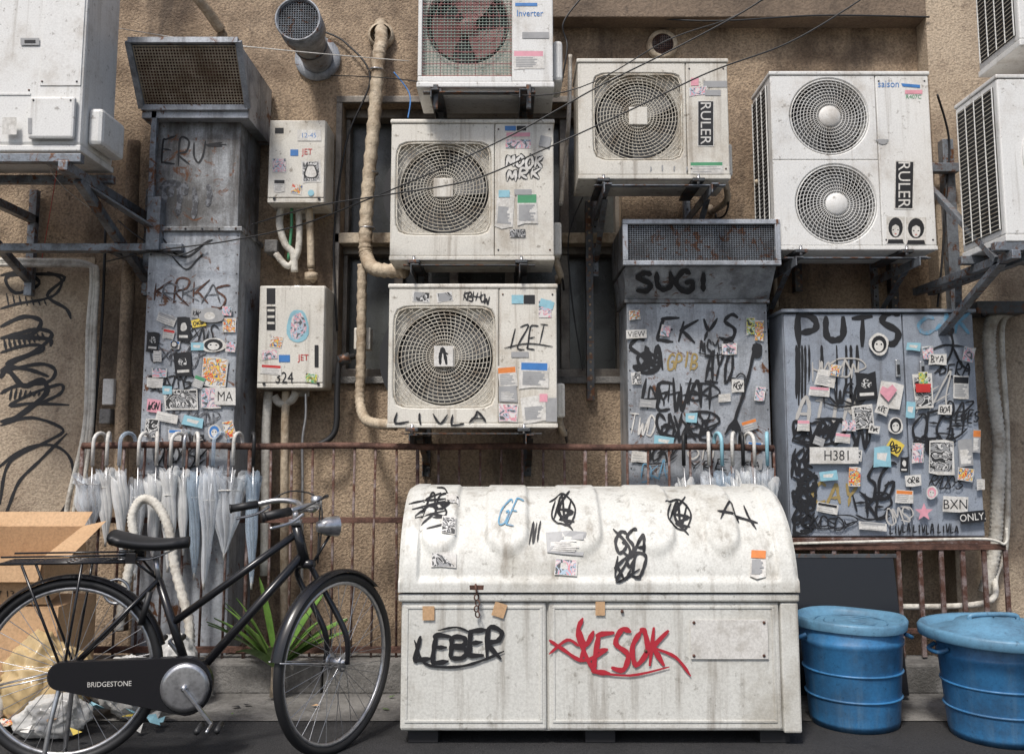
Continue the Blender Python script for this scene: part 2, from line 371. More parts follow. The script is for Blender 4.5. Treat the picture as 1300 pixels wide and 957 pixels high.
LET = {
'A': [[(0, 0), (.3, .7), (.5, 1), (.7, .5), (.9, 0)], [(.1, .35), (.9, .42)]],
'B': [[(.05, 0), (.05, .5), (.05, 1), (.6, .95), (.65, .65), (.1, .52), (.75, .4), (.75, .08), (0, 0)]],
'C': [[(.85, .85), (.4, 1), (0, .5), (.4, 0), (.9, .2)]],
'D': [[(0, 0), (.05, 1), (.7, .8), (.8, .4), (.5, .02), (0, 0)]],
'E': [[(.9, 1), (.12, .99), (.04, .85), (.04, .15), (.12, .02), (.9, 0)], [(.06, .52), (.7, .54)]],
'G': [[(.85, .85), (.4, 1), (0, .5), (.4, 0), (.85, .15), (.85, .45), (.5, .45)]],
'H': [[(.05, 1), (.05, 0)], [(.8, 1), (.8, 0)], [(0, .5), (.85, .55)]],
'I': [[(.4, 1), (.42, .5), (.4, 0)]], 'J': [[(.2, .95), (.8, 1), (.7, .1), (.2, 0), (0, .3)]],
'K': [[(.05, 1), (.05, 0)], [(.85, 1), (.1, .5), (.3, .45), (.9, 0)]],
'L': [[(.15, 1), (.05, .1), (.2, 0), (.85, .08)]],
'M': [[(0, 0), (.1, 1), (.45, .35), (.75, 1), (.9, 0)]],
'N': [[(.05, 0), (.1, 1), (.7, .05), (.8, 1)]],
'O': [[(.4, 1), (.02, .55), (.35, 0), (.85, .4), (.6, .95), (.3, 1)]],
'P': [[(.1, 0), (.08, 1), (.7, .95), (.75, .6), (.1, .45)]],
'R': [[(.05, 0), (.08, 1), (.7, .92), (.65, .6), (.1, .48), (.9, 0)]],
'S': [[(.85, .9), (.4, 1), (.1, .72), (.75, .4), (.6, .02), (0, .1)]],
'T': [[(0, .95), (.9, 1)], [(.45, 1), (.42, 0)]],
'U': [[(.05, 1), (.05, .2), (.4, 0), (.8, .25), (.8, 1)]],
'V': [[(0, 1), (.4, 0), (.85, 1)]],
'W': [[(0, 1), (.2, 0), (.45, .7), (.65, 0), (.95, 1)]],
'Y': [[(0, 1), (.4, .5), (.8, 1)], [(.42, .5), (.3, 0)]],
'X': [[(0, 1), (.9, 0)], [(.85, 1), (0, 0)]],
'Z': [[(0, .95), (.85, 1), (.05, .05), (.95, 0)]],
'<': [[(.9, .8), (.1, .5), (.9, .2)], [(.1, .5), (1.1, .5)]],
}
# ------------------------------------------------------------------ setting
g = B('ground'); g.add([(-60, -60, 0), (60, -60, 0), (60, 60, 0), (-60, 60, 0)], [(0, 1, 2, 3)], 'asphalt'); g.done()
g = B('pavement'); g.add([(-12, -.98, .004), (12, -.98, .004), (12, .02, .004), (-12, .02, .004)], [(0, 1, 2, 3)], 'conc'); g.done()
w = B('stucco_wall')
wx0, wx1 = X(432, 300, 0), X(790, 300, 0); wz1, wz0 = Z(132, 0), Z(478, 0)
w.box(-9, wx0, 0, .3, 0, 7, 'wall', 0); w.box(wx1, 9, 0, .3, 0, 7, 'wall', 0)
w.box(wx0, wx1, 0, .3, 0, wz0, 'wall', 0); w.box(wx0, wx1, 0, .3, wz1, 7, 'wall', 0)
w.box(-9, X(110, 500, -.02), -.006, -.0005, 0, Z(326, -.02), 'wall2', .002)
w.box(2.335, 9, -.13, -.0005, 0, 7, 'wall2', .006)
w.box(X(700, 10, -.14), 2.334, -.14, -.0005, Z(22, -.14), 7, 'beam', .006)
sf = plane(-.006)
for pts, th in (
    ([(0, 350), (30, 345), (50, 360), (20, 372), (8, 352), (45, 348), (82, 352), (60, 375), (84, 392), (90, 405)], 3.2),
    ([(0, 392), (25, 385), (55, 380), (72, 372), (78, 355), (60, 345)], 2.6),
    ([(0, 415), (30, 402), (52, 408), (40, 425), (10, 428), (60, 430), (64, 440)], 4),
    ([(0, 448), (25, 440), (50, 438), (54, 445), (28, 455), (0, 470)], 3),
    ([(0, 472), (50, 462), (70, 470), (60, 485), (20, 490), (0, 500)], 3.4),
    ([(30, 520), (60, 508), (78, 498), (76, 488), (40, 500), (12, 515), (40, 512), (88, 514)], 3),
    ([(0, 540), (40, 530), (80, 545), (60, 560), (20, 580), (6, 600), (0, 640)], 3),
    ([(85, 550), (50, 585), (25, 610), (12, 640), (2, 668)], 3),
    ([(0, 430), (20, 424), (48, 418), (66, 425), (44, 446), (8, 462), (40, 470), (62, 478)], 3.6),
    ([(-10, 600), (30, 570), (70, 566), (92, 590), (84, 640), (60, 670)], 2.8),
    ([(0, 480), (10, 470), (30, 490), (52, 482), (58, 500), (20, 530), (0, 535)], 5)):
    w.stroke(sf, pts, th*1.15)
for i in range(7): w.stroke(sf, [(8+i*8, 372+i*1.5), (11+i*8, 388)], 2)
for i in range(9): w.stroke(sf, [(5+i*6, 430-i), (8+i*6, 447-i*2)], 3.2)
for i in range(8): w.stroke(sf, [(15+i*6, 492+i), (12+i*6, 508-i)], 3)
w.done()
wn = B('sash_window')
wn.box(wx0, wx1, .20, .22, wz0, wz1, 'glass', 0)
zt = Z(303, 0); 
for a, b in ((wz0, wz0+.05), (wz1-.05, wz1), (zt-.07, zt+.05)): wn.box(wx0, wx1, .09, .199, a, b, 'frame', .004)
n = 5
for i in range(n+1):
    x = wx0+(wx1-wx0)*i/n; 
    wn.box(max(wx0, x-.025), min(wx1, x+.025), .11, .198, wz0+.051, zt-.071, 'frame', .003)
    wn.box(max(wx0, x-.025), min(wx1, x+.025), .11, .198, zt+.051, wz1-.051, 'frame', .003)
wn.box(wx0-.03, wx1+.03, -.03, .15, wz0-.04, wz0-.001, 'conc', .005)
wn.box(wx0-.03, wx1+.03, -.02, .085, zt-.03, zt+.03, 'wrap', .005)
wn.box(wx0-.035, wx0-.001, -.02, .1, wz0, wz1, 'frame', .004)
wn.box(wx0-.035, wx1+.03, -.02, .1, wz1+.001, wz1+.04, 'frame', .004)
wn.done()
k = B('kerb'); 
for i in range(-9, 9): k.box(i*.6+.004-.3, i*.6+.596-.3, -.56, -.36, 0, .14+.004*(i % 3), 'conc', .012)
k.done()

# ------------------------------------------------------------------ AC units
def blades(b, cx, cz, R, yf, nb=3, mat='blade'):
    a00 = cx*7
    for i in range(nb):
        a0 = 2*pi*i/nb+a00; vs = []; fs = []
        for j in range(7):
            r = R*(.2+.7*j/6)
            for kk in range(7):
                a = a0+(kk/6)*1.35+.25*j/6; vs.append((cx+r*cos(a), yf+.06+.03*kk/6, cz+r*sin(a)))
        for j in range(6):
            for kk in range(6): q = j*7+kk; fs.append((q, q+1, q+8, q+7))
        b.add(vs, fs, mat, True)
    b.lathe((cx, yf+.06, cz), [(0, -.01), (R*.18, -.01), (R*.22, 0), (R*.22, .03)], mat, 20, (0, 1, 0))
def fan_grille(b, cx, cz, R, yf, square, cols='wire', nr=13, nrad=44, plate=True):
    b.disc((cx, yf+.098, cz), (0, 1, 0), R*1.35 if square else R, 'dark')
    if square:
        b.plate_hole(cx-R*1.02, cx+R*1.02, cz-R*1.02, cz+R*1.02, cx, cz, lambda a: R*.96, yf+.045, yf+.09, 'ac', .001)
    blades(b, cx, cz, R, yf)
    y = yf+.006
    lim = R*1.0
    def inside(x, z):
        if not square: return True
        ax, az = abs(x), abs(z); rc = R*.22
        if ax > lim or az > lim: return False
        if ax > lim-rc and az > lim-rc: return math.hypot(ax-lim+rc, az-lim+rc) <= rc
        return True
    kmax = nr*(1.36 if square else 1.0)
    i = 2
    while i <= kmax:
        r = R*i/nr; seg = 64; run = []
        for q in range(seg+1):
            a = 2*pi*q/seg; x, z = r*cos(a), r*sin(a)
            dome = -.010*(1-min(1, (r/R))**2)
            if inside(x, z): run.append((cx+x, y+dome, cz+z))
            else:
                if len(run) > 1: b.tube(run, .0021, cols, 4)
                run = []
        if len(run) > 1: b.tube(run, .0021, cols, 4)
        i += 1
    for q in range(nrad):
        a = 2*pi*q/nrad; pts = []
        for j in range(9):
            r = R*(.12+(1.26 if square else .88)*j/8); aa = a+.45*(j/8)
            x, z = r*cos(aa), r*sin(aa)
            if inside(x, z): pts.append((cx+x, y+.003-.010*(1-min(1, r/R)**2), cz+z))
        if len(pts) > 1: b.tube(pts, .0018, cols, 4)
    if square:
        pts = []
        for q in range(48):
            a = 2*pi*q/48; c, s_ = cos(a), sin(a); rr = sq(a, lim*.995); pts.append((cx+rr*c, y, cz+rr*s_))
        b.tube(pts, .004, cols, 6, True)
    else: b.ring((cx, y, cz), (0, 1, 0), R*.99, .004, cols, 48, 6)
    if plate: b.box(cx-R*.21, cx+R*.21, y-.016, y-.010, cz-R*.21, cz+R*.21, 'ac', .004)
    else: b.lathe((cx, y-.012, cz), [(0, -.003), (R*.24, -.003), (R*.28, .004)], 'ac2', 24, (0, 1, 0))
def sq(a, R):
    n = 9.0; return R/((abs(cos(a))**n+abs(sin(a))**n)**(1/n))
def ac_body(b, u0, u1, v0, v1, yf, depth, fans, mat='ac', square=True, fins=None, plate=True, nr=14):
    vm = (v0+v1)/2; x0, x1 = X(u0, vm, yf), X(u1, vm, yf); z0, z1 = Z(v1, yf), Z(v0, yf)
    b.box(x0, x1, yf+.1005, yf+depth, z0, z1, mat, .008)
    fs = sorted([(X(a, c, yf), Z(c, yf), r*(yf+D)/FL*1.0) for a, c, r in fans], key=lambda t: t[1])
    xs = max(f[0]+f[2]+.02 for f in fs)
    zc = [z0]+[(fs[i][1]+fs[i+1][1])/2 for i in range(len(fs)-1)]+[z1]
    for i, (cx, cz, R) in enumerate(fs):
        b.plate_hole(x0, xs, zc[i]+(.0005 if i else 0), zc[i+1]-.0005, cx, cz, (lambda a, R=R: sq(a, R*1.02)) if square else (lambda a, R=R: R*1.02), yf, yf+.1, mat, .004)
        fan_grille(b, cx, cz, R, yf, square, 'wire' if mat == 'ac' else mat, nr, 48, plate)
    b.box(xs+.0025, x1, yf, yf+.1, z0, z1, mat, .006)
    b.box(x0-.006, x1+.006, yf-.006, yf+depth+.006, z1+.0005, z1+.022, mat, .006)
    b.box(x0-.003, x1+.003, yf-.003, yf+depth+.004, z0-.022, z0-.0005, mat, .004)
    for fx in (x0+.12, x1-.16):
        b.box(fx-.03, fx+.03, yf-.03, yf+depth+.03, z0-.04, z0-.0225, 'darksteel', .003)
        b.tube([(fx, yf-.015, z0-.05), (fx, yf-.015, z0-.005)], .008, 'chrome', 6)
    if fins:
        xx = x0 if fins == 'L' else x1; d = -1 if fins == 'L' else 1
        xa, xb = sorted((xx+d*.0005, xx+d*.004))
        b.box(xa, xb, yf+.06, yf+depth-.02, z0+.04, z1-.03, 'dark', 0)
        m = int((z1-z0-.08)/.022)
        for i in range(m+1):
            z = z0+.045+i*.022; b.tube([(xx+d*.007, yf+.06, z), (xx+d*.007, yf+depth-.02, z)], .0022, mat, 4)
        for i in range(4):
            yy = yf+.06+(depth-.08)*i/3; b.tube([(xx+d*.007, yy, z0+.04), (xx+d*.007, yy, z1-.03)], .004, mat, 4)
    else:
        b.box(x1+.0005, x1+.045, yf+.12, yf+depth-.03, z0+.03, z0+.2, mat, .012)
        b.sm_tube([(x1+.02, yf+.2, z0+.03), (x1+.03, yf+.2, z0-.02), (x1+.05, yf+.3, z0-.05), (x1+.05, -.06, z0-.02), (x1+.05, .0, z0+.02)], .017, 'wrap', 8)
        b.sm_tube([(x1+.03, yf+.24, z0+.03), (x1+.05, yf+.25, z0-.05), (x1+.07, yf+.4, z0-.09), (x1+.08, -.05, z0-.06), (x1+.08, .0, z0-.02)], .006, 'black', 6)
    for (sx_, sz_) in ((x1-.02, z1-.03), (x1-.02, z0+.03), (xs+.02, z0+.03), (xs+.02, z1-.03)):
        b.lathe((sx_, yf-.001, sz_), [(0, -.002), (.004, -.002), (.005, .001)], 'darksteel', 8, (0, 1, 0))
    return x0, x1, z0, z1
def bracket_pair(u0, u1, v, yf, vdown, mat='darksteel'):
    """cantilever wall bracket: two arms, uprights with diagonal braces"""
    b = B('wall_bracket')
    zt = Z(v, yf)-.042
    for u in (u0, u1):
        x = X(u, v, yf)
        b.box(x-.02, x+.02, yf-.06, -.001, zt-.006, zt, mat, .001); b.box(x-.02, x-.014, yf-.06, -.001, zt-.045, zt-.0065, mat, .001)
        zb = zt-vdown
        b.box(x-.021, x+.021, -.012, -.002, zb, zt+.15, mat, .001); b.box(x-.021, x-.015, -.05, -.0125, zb, zt+.15, mat, .001)
        b.beam((x+.008, yf*.75, zt-.02), (x+.008, -.02, zt-vdown*.75), .03, .006, mat)
        for q in range(int((vdown+.1)/.05)):
            b.disc((x+.004, -.0135, zb+.03+q*.05), (0, 1, 0), .006, 'dark', 8)
    b.box(X(u0, v, yf)-.06, X(u1, v, yf)+.06, yf-.012, yf+.024, zt+.0005, zt+.006, mat, .001)
    b.done()
YA = -.65
b = B('air_conditioner_outdoor_unit'); x0, x1, z0, z1 = ac_body(b, 496, 703, 157, 325, YA, .31, [(563, 239, 61)])
sf = plane(YA)
b.rq(sf, 658, 171, 30, 5, 0, 'pink'); b.rq(sf, 658, 183, 32, 11, 0, 'ppink'); b.rq(sf, 648, 163, 14, 6, 0, 'sblue'); b.rq(sf, 662, 163, 12, 6, 0, 'ink')
rr = random.Random(4)
for i, ch in enumerate('MOOK'):
    b.tag(sf, ch, 648+i*12, 206, 11, 15, 5.6, 'ink', jit=.0, r=rr)
for i, ch in enumerate('MRK'):
    b.tag(sf, ch, 650+i*15, 222, 13, 14, 5.4, 'ink', jit=.0, r=rr)
rr = random.Random(4)
for i, ch in enumerate('MOOK'):
    b.tag(sf, ch, 648+i*12, 206, 11, 15, 2.8, 'white', jit=.0, r=rr)
for i, ch in enumerate('MRK'):
    b.tag(sf, ch, 650+i*15, 222, 13, 14, 2.6, 'white', jit=.0, r=rr)
b.sticker(sf, 641, 268, 22, 42, .02, 't'); b.sticker(sf, 669, 265, 26, 40, 0, 't'); b.rq(sf, 664, 244, 22, 7, 0, 'grey'); b.rq(sf, 657, 296, 20, 10, 0, 'pbw')
b.rq(sf, 692, 180, 14, 14, .2, 'grey'); b.rq(sf, 640, 246, 14, 9, 0, 'cyan')
b.done(); bracket_pair(528, 664, 327, YA, .75)
b = B('air_conditioner_outdoor_unit'); ac_body(b, 493, 707, 366, 537, YA, .31, [(564, 453, 64)])
b.sticker(sf, 535, 377, 22, 13, .05, 'bw'); b.sticker(sf, 565, 377, 20, 12, -.05, 'bw')
b.scrib(sf, 605, 377, 32, 12, 1.6, 'ink', 7, 5)
b.rq(sf, 657, 380, 15, 11, 0, 'cyan'); b.rq(sf, 672, 380, 14, 11, 0, 'ink'); b.rq(sf, 692, 392, 16, 22, 0, 'ppink'); b.rq(sf, 694, 386, 18, 10, .3, 'cyan')
b.tag(sf, 'IZET', 668, 428, 48, 26, 1.7, 'ink', slant=.2); b.stroke(sf, [(640, 442), (670, 436), (702, 440)], 1.4)
b.rq(sf, 660, 450, 22, 7, 0, 'grey')
b.sticker(sf, 644, 478, 24, 26, 0, 't'); b.sticker(sf, 678, 476, 36, 34, .03, 't'); b.sticker(sf, 645, 500, 22, 20, 0, 'g')
b.sticker(sf, 678, 520, 30, 32, 0, 't'); b.sticker(sf, 645, 524, 24, 22, 0, 'p'); b.rq(sf, 700, 520, 14, 30, 0, 'grey'); b.rq(sf, 690, 505, 10, 10, 0, 'pink')
b.tag(sf, 'LIVLA', 560, 531, 120, 13, 2.4, 'ink', slant=0)
sf2 = plane(YA-.012); b.rq(sf2, 563, 452, 24, 26, 0, 'white'); b.stroke(sf2, [(559, 463), (559, 452), (562, 442), (565, 452), (567, 463)], 3.5)
b.stroke(sf2, [(557, 450), (562, 447), (569, 450)], 2.5)
b.done()
bracket_pair(526, 672, 540, YA, .22)
# top unit: fan behind a rectangular wire guard
YT = -.78
b = B('air_conditioner_outdoor_unit')
xa, xb = X(531, 20, YT), X(702, 20, YT); za, zb = Z(104, YT), Z(-60, YT)
b.box(xa, xb, YT+.1005, YT+.34, za, zb, 'ac2', .012)
xg = X(650, 20, YT)
b.box(xg, xb, YT, YT+.1, za, zb, 'ac2', .006)
for zz, h in ((za, .028), (zb-.03, .03)): b.box(xa, xg-.001, YT, YT+.1, zz, zz+h, 'ac2', .004)
b.box(xa, xa+.02, YT, YT+.1, za+.0285, zb-.0305, 'ac2', .004)
b.box(xa+.021, xg-.001, YT+.096, YT+.1, za+.029, zb-.031, 'dark', 0)
cx, cz = (xa+xg)/2+.01, Z(26, YT)
b.plate_hole(xa+.021, xg-.0015, za+.029, zb-.031, cx, cz, lambda a: .205, YT+.04, YT+.09, 'ac', .001)
blades(b, cx, cz, .2, YT, 3, 'wirered')
for i in range(40):
    z = za+.034+i*(zb-za-.068)/39; b.tube([(xa+.019, YT+.010, z), (xg+.001, YT+.010, z)], .0021, 'wiregreen' if i % 4 else 'wirered', 4)
for i in range(26):
    x = xa+.024+i*(xg-xa-.03)/25; b.tube([(x, YT+.013, za+.026), (x, YT+.013, zb-.028)], .0019, 'wiregreen' if i % 5 else 'wirered', 4)
for r in (.06, .11, .16, .2): b.ring((cx, YT+.016, cz), (0, 1, 0), r, .003, 'wirered', 40)
b.box(xa-.005, xb+.005, YT-.006, YT+.35, za-.03, za-.001, 'ac2', .006)
b.box(xb+.001, xb+.05, YT+.06, YT+.3, za+.03, za+.24, 'ac2', .018)
sf = plane(YT); b.text(sf, 'Inverter', 673, 17, 8, 'sblue', 0, .9); b.rq(sf, 668, 6, 28, 4, 0, 'sblue'); b.sticker(sf, 671, 76, 40, 24, 0, 't'); b.rq(sf, 680, 45, 34, 8, 0, 'grey')
for x in (xa+.09, xb-.12): b.box(x-.03, x+.03, YT+.0, YT+.36, za-.06, za-.0305, 'darksteel', .004); b.box(x-.012, x+.012, YT-.02, YT, za-.14, za-.02, 'darksteel', .003)
b.done(); bracket_pair(553, 664, 108, YT, .2)
YR = -.68
b = B('air_conditioner_outdoor_unit'); ac_body(b, 734, 925, 80, 222, YR, .31, [(810, 148, 58)])
sf = plane(YR)
b.rq(sf, 896, 157, 21, 58, 0, 'white'); b.rq(sf, 896, 157, 19, 56, 0, 'ink'); b.text(sf, 'RULER', 896, 157, 13, 'white', pi/2, 1.0)
b.rq(sf, 908, 107, 30, 8, 0, 'grey'); b.rq(sf, 882, 104, 10, 10, 0, 'pink'); b.sticker(sf, 886, 116, 22, 11, 0, 'p'); b.sticker(sf, 897, 213, 44, 15, 0, 't'); b.rq(sf, 905, 118, 20, 7, 0, 'grey')
b.tag(sf, 'IIII', 850, 214, 60, 7, 1.6, 'grey')
b.done(); bracket_pair(770, 905, 226, YR, .32, 'steel')
YS = -.56
b = B('double_fan_outdoor_unit'); ac_body(b, 981, 1184, 96, 312, YS, .34, [(1053, 148, 51), (1062, 259, 52)], 'ac2', False, 'L', False, 12)
sf = plane(YS)
b.text(sf, 'saison', 1128, 107, 8, 'sblue', 0, .9); b.quad(sf, [(1144, 106), (1168, 108), (1168, 112), (1146, 110)], 'sblue'); b.rq(sf, 1160, 117, 22, 5, 0, 'pink'); b.text(sf, 'R407C', 1160, 123, 5, 'green')
b.rq(sf, 1148, 235, 25, 62, .02, 'white'); b.rq(sf, 1148, 235, 22, 59, .02, 'ink'); b.text(sf, 'RULER', 1148, 235, 15, 'white', pi/2, .95)
for (u, v, w_) in ((1137, 292, 23), (1163, 293, 26)):
    b.rq(sf, u, v, w_, 34, 0, 'white'); b.blob(sf, u, v-3, w_*.8, 26, 'ink'); b.blob(sf, u, v, w_*.42, 17, 'white'); b.quad(sf, [(u-w_*.25, v-12), (u+w_*.25, v-12), (u+w_*.22, v-4), (u, v-7), (u-w_*.22, v-4)], 'ink')
    b.quad(sf, [(u-w_*.4, v+12), (u+w_*.4, v+12), (u+w_*.45, v+17), (u-w_*.45, v+17)], 'ink'); b.blob(sf, u-3, v, 2.4, 1.4, 'ink', 6); b.blob(sf, u+3, v, 2.4, 1.4, 'ink', 6); b.blob(sf, u, v+5, 3, 1.2, 'red', 6)
b.rq(sf, 1120, 178, 16, 2, 0, 'grey'); b.blob(sf, 1121, 180, 12, 7, 'grey')
b.done(); bracket_pair(1010, 1165, 318, YS, .28, 'steel')
YL = -.98
b = B('large_outdoor_unit')
xa, xb = X(-170, 90, YL), X(107, 90, YL); za, zb = Z(184, YL), Z(-160, YL)
b.box(xa, xb, YL, YL+.34, za, zb, 'ac2', .014); b.box(xa-.004, xb+.004, YL-.005, YL+.345, za-.03, za-.001, 'ac2', .005)
b.box(xb-.2, xb-.012, YL-.004, YL-.0005, za+.28, zb-.02, 'ac2', .002)
b.box(xb+.0005, xb+.07, YL+.06, YL+.31, za+.02, za+.2, 'ac2', .02)
b.box(xb-.23, xb-.02, YL-.03, YL-.0045, za+.02, za+.22, 'ac2', .012)
b.rivets([(xb-.19, YL-.005, za+.3), (xb-.03, YL-.005, za+.3), (xb-.21, YL-.031, za+.2), (xb-.04, YL-.031, za+.2), (xb-.25, YL-.001, za+.26), (xb-.5, YL-.001, za+.26)], .005)
b.box(xa, xb-.24, YL-.004, YL-.0005, za+.235, za+.245, 'ac2', .001)
sf = plane(YL-.03); b.rq(sf, 38, 160, 5, 20, 0, 'grey'); b.rq(sf, 12, 160, 18, 22, 0, 'white'); b.rq(plane(YL-.004), 38, 53, 24, 9, 0, 'grey'); b.rq(plane(YL-.005), 38, 53, 14, 4, 0, 'dark')
b.done()
b = B('wall_bracket')
zt = Z(196, YL)
b.box(xa, xb+.02, YL-.03, YL+.01, zt-.045, zt-.005, 'steel', .003); b.box(xa, xb+.02, YL+.3, YL+.34, zt-.045, zt-.005, 'steel', .003)
for x in (xb-.05, xb-.7):
    b.box(x-.022, x+.022, YL-.05, -.021, zt-.09, zt-.046, 'steel', .003)
    b.beam((x, YL+.1, zt-.09), (x, -.03, zt-.42), .04, .04, 'steel')
    b.box(x-.022, x+.022, -.06, -.021, zt-.5, zt+.1, 'steel', .003)
b.beam((xb-.15, YL-.02, zt-.03), (xb+.14, -.4, zt-.22), .045, .012, 'steel'); b.box(xb-.9, xb+.28, -.43, -.37, zt-.33, zt-.29, 'steel', .003)
b.box(xb+.1, xb+.17, -.45, -.36, zt-.33, zt-.05, 'steel', .004)
b.beam((xb-.1, -.4, zt-.31), (xb-.1, -.03, zt-.31), .04, .04, 'steel'); b.beam((xb+.2, -.4, zt-.31), (xb+.2, -.001, zt-.31), .04, .04, 'steel')
b.beam((xb+.14, -.4, zt-.22), (xb+.14, 0, zt-.22), .03, .03, 'steel')
b.box(xb+.1, xb+.13, -.45, -.42, zt-.05, zt+.5, 'steel', .003); b.beam((xb+.11, -.43, zt+.45), (xb+.11, 0, zt+.45), .03, .03, 'steel')
b.done()
def sideunit(xl, v0, v1, yf, d):
    b = B('air_conditioner_outdoor_unit'); z0, z1 = Z(v1, yf), Z(v0, yf); xr = xl+.8
    b.box(xl, xr, yf, yf+d, z0, z1, 'ac2', .008)
    b.box(xl-.004, xr, yf-.004, yf+d+.004, z1+.0005, z1+.02, 'ac2', .005); b.box(xl-.004, xr, yf-.004, yf+d+.004, z0-.03, z0-.0005, 'ac2', .004)
    b.box(xl-.004, xl-.0005, yf+.03, yf+d-.03, z0+.03, z1-.03, 'dark', 0)
    m = int((z1-z0-.06)/.02)
    for i in range(m+1): b.tube([(xl-.007, yf+.03, z0+.035+i*.02), (xl-.007, yf+d-.03, z0+.035+i*.02)], .0022, 'wire', 4)
    for i in range(5): yy = yf+.03+(d-.06)*i/4; b.tube([(xl-.008, yy, z0+.03), (xl-.008, yy, z1-.03)], .0035, 'ac2', 4)
    cx, cz = xl+.3, (z0+z1)/2
    b.ring((cx, yf-.004, cz), (0, 1, 0), .2, .008, 'ac2', 40, 6); b.disc((cx, yf-.001, cz), (0, 1, 0), .2, 'dark')
    for r in range(1, 9): b.ring((cx, yf-.006, cz), (0, 1, 0), r*.023, .002, 'ac2', 40)
    b.done(); return z0
zq = sideunit(2.17, 100, 298, -1.1, .38); sideunit(2.30, -60, 50, -1.08, .36)
b = B('wall_bracket')
for y0 in (-1.08, -.78): b.box(2.12, 3.0, y0-.02, y0+.02, zq-.07, zq-.031, 'steel', .003)
for x in (2.2, 2.28): b.box(x-.02, x+.02, -1.12, -.131, zq-.11, zq-.071, 'steel', .003)
b.beam((2.2, -1.0, zq-.1), (2.2, -.15, zq-.45), .04, .03, 'steel')
b.box(2.36, 2.42, -.19, -.131, zq-.55, zq+.75, 'steel', .003); b.beam((2.2, -.6, zq-.1), (2.4, -.17, zq-.3), .03, .03, 'steel')
b.box(2.2, 2.42, -.24, -.191, zq-.3, zq-.26, 'steel', .003); b.box(2.16, 2.42, -.24, -.191, zq+.55, zq+.6, 'steel', .003); b.beam((2.18, -1.0, zq-.09), (2.18, -.2, zq+.58), .03, .03, 'steel')
b.done()

# ------------------------------------------------------------------ ducts
def lattice(b, P, nx, nz, r, mat, diag=False):
    for i in range(nx+1): b.tube([P(i/nx, 0), P(i/nx, 1)], r, mat, 4)
    for j in range(nz+1): b.tube([P(0, j/nz), P(1, j/nz)], r, mat, 4)
b = B('ventilation_duct')
YD = -.38
x0, x1 = X(192, 220, YD), X(304, 220, YD); b.box(x0, x1, YD, -.002, Z(290, YD), Z(150, YD), 'galvd', .004)
x0b, x1b = X(184, 420, YD-.012), X(301, 420, YD-.012); b.box(x0b, x1b, YD-.012, -.001, .14, Z(290, YD)-.001, 'galv', .004)
for z in (Z(292, YD), Z(150, YD)-.01): b.box(x0b-.012, x1b+.012, YD-.03, -.003, z-.012, z+.012, 'galvd', .003)
b.box(x0b-.004, x1b+.004, YD-.017, -.0015, Z(600, YD)-.01, Z(600, YD)+.01, 'galv', .002)
b.rivets([(x0b+.02+(x1b-x0b-.04)*i/5, YD-.032, Z(292, YD)) for i in range(6)]); b.rivets([(x0b+.012, YD-.013, Z(300, YD)-.1*i) for i in range(12)], .004); b.rivets([(x1b-.012, YD-.013, Z(300, YD)-.1*i) for i in range(12)], .004)
hx0, hx1 = -1.925, -1.372; zt, zb = Z(54, -.65), Z(138, -.45)
prof = [(-.02, zt), (-.65, zt), (-.45, zb), (-.45, zb-.05), (-.02, zb-.05)]
vs = [(hx0, y, z) for y, z in prof]+[(hx1, y, z) for y, z in prof]
b.add(vs, [(0, 1, 2, 3, 4), (9, 8, 7, 6, 5), (0, 5, 6, 1), (2, 7, 8, 3), (3, 8, 9, 4)], 'galv')
P = lambda s_, t: Vector((hx0+.02+(hx1-hx0-.04)*s_, -.651+.19*t+.004, zt-.018-(zt-zb-.03)*t))
b.add([P(0, 0)+Vector((0, .02, 0)), P(1, 0)+Vector((0, .02, 0)), P(1, 1)+Vector((0, .02, 0)), P(0, 1)+Vector((0, .02, 0))], [(0, 1, 2, 3)], 'rust')
lattice(b, P, 34, 20, .0026, 'wrap')
fr = [Vector((hx0, -.655, zt+.005)), Vector((hx1, -.655, zt+.005)), Vector((hx1, -.455, zb)), Vector((hx0, -.455, zb))]
for i in range(4): b.beam(fr[i], fr[(i+1) % 4], .03, .03, 'galv')
sf = plane(YD)
b.tag(sf, 'ERU', 234, 192, 58, 28, 2.2, slant=.1); b.tag(sf, '<', 272, 184, 26, 9, 1.8)
for (u, v, h) in ((207, 232, 36), (216, 238, 12), (226, 230, 44), (234, 232, 16), (246, 238, 40), (264, 234, 28)): b.stroke(sf, [(u, v), (u+2, v+h/2), (u-1, v+h)], 6, 'inkf')
b.stroke(sf, [(203, 240), (216, 232), (232, 236)], 7, 'inkf')
b.stroke(sf, [(207, 262), (200, 285)], 3, 'inkf')
sf = plane(YD-.012)
b.stroke(sf, [(205, 300), (222, 322), (240, 325), (258, 310), (270, 304)], 2.2); b.stroke(sf, [(218, 325), (236, 342), (250, 330), (258, 322)], 1.8)
b.tag(sf, 'KRKS', 243, 372, 100, 28, 2.2, 'rust'); b.tag(sf, 'RKA', 243, 374, 80, 20, 1.6, 'inkf')
b.scrib(sf, 222, 450, 60, 26, 1.8, 'inkf', 9, 2); b.scrib(sf, 215, 485, 50, 20, 1.8, 'ink', 9, 3); b.scrib(sf, 250, 425, 40, 20, 1.6, 'ink', 9, 21); b.scrib(sf, 240, 530, 60, 18, 1.6, 'inkf', 9, 22); b.scrib(sf, 225, 580, 60, 24, 2, 'ink', 9, 23)
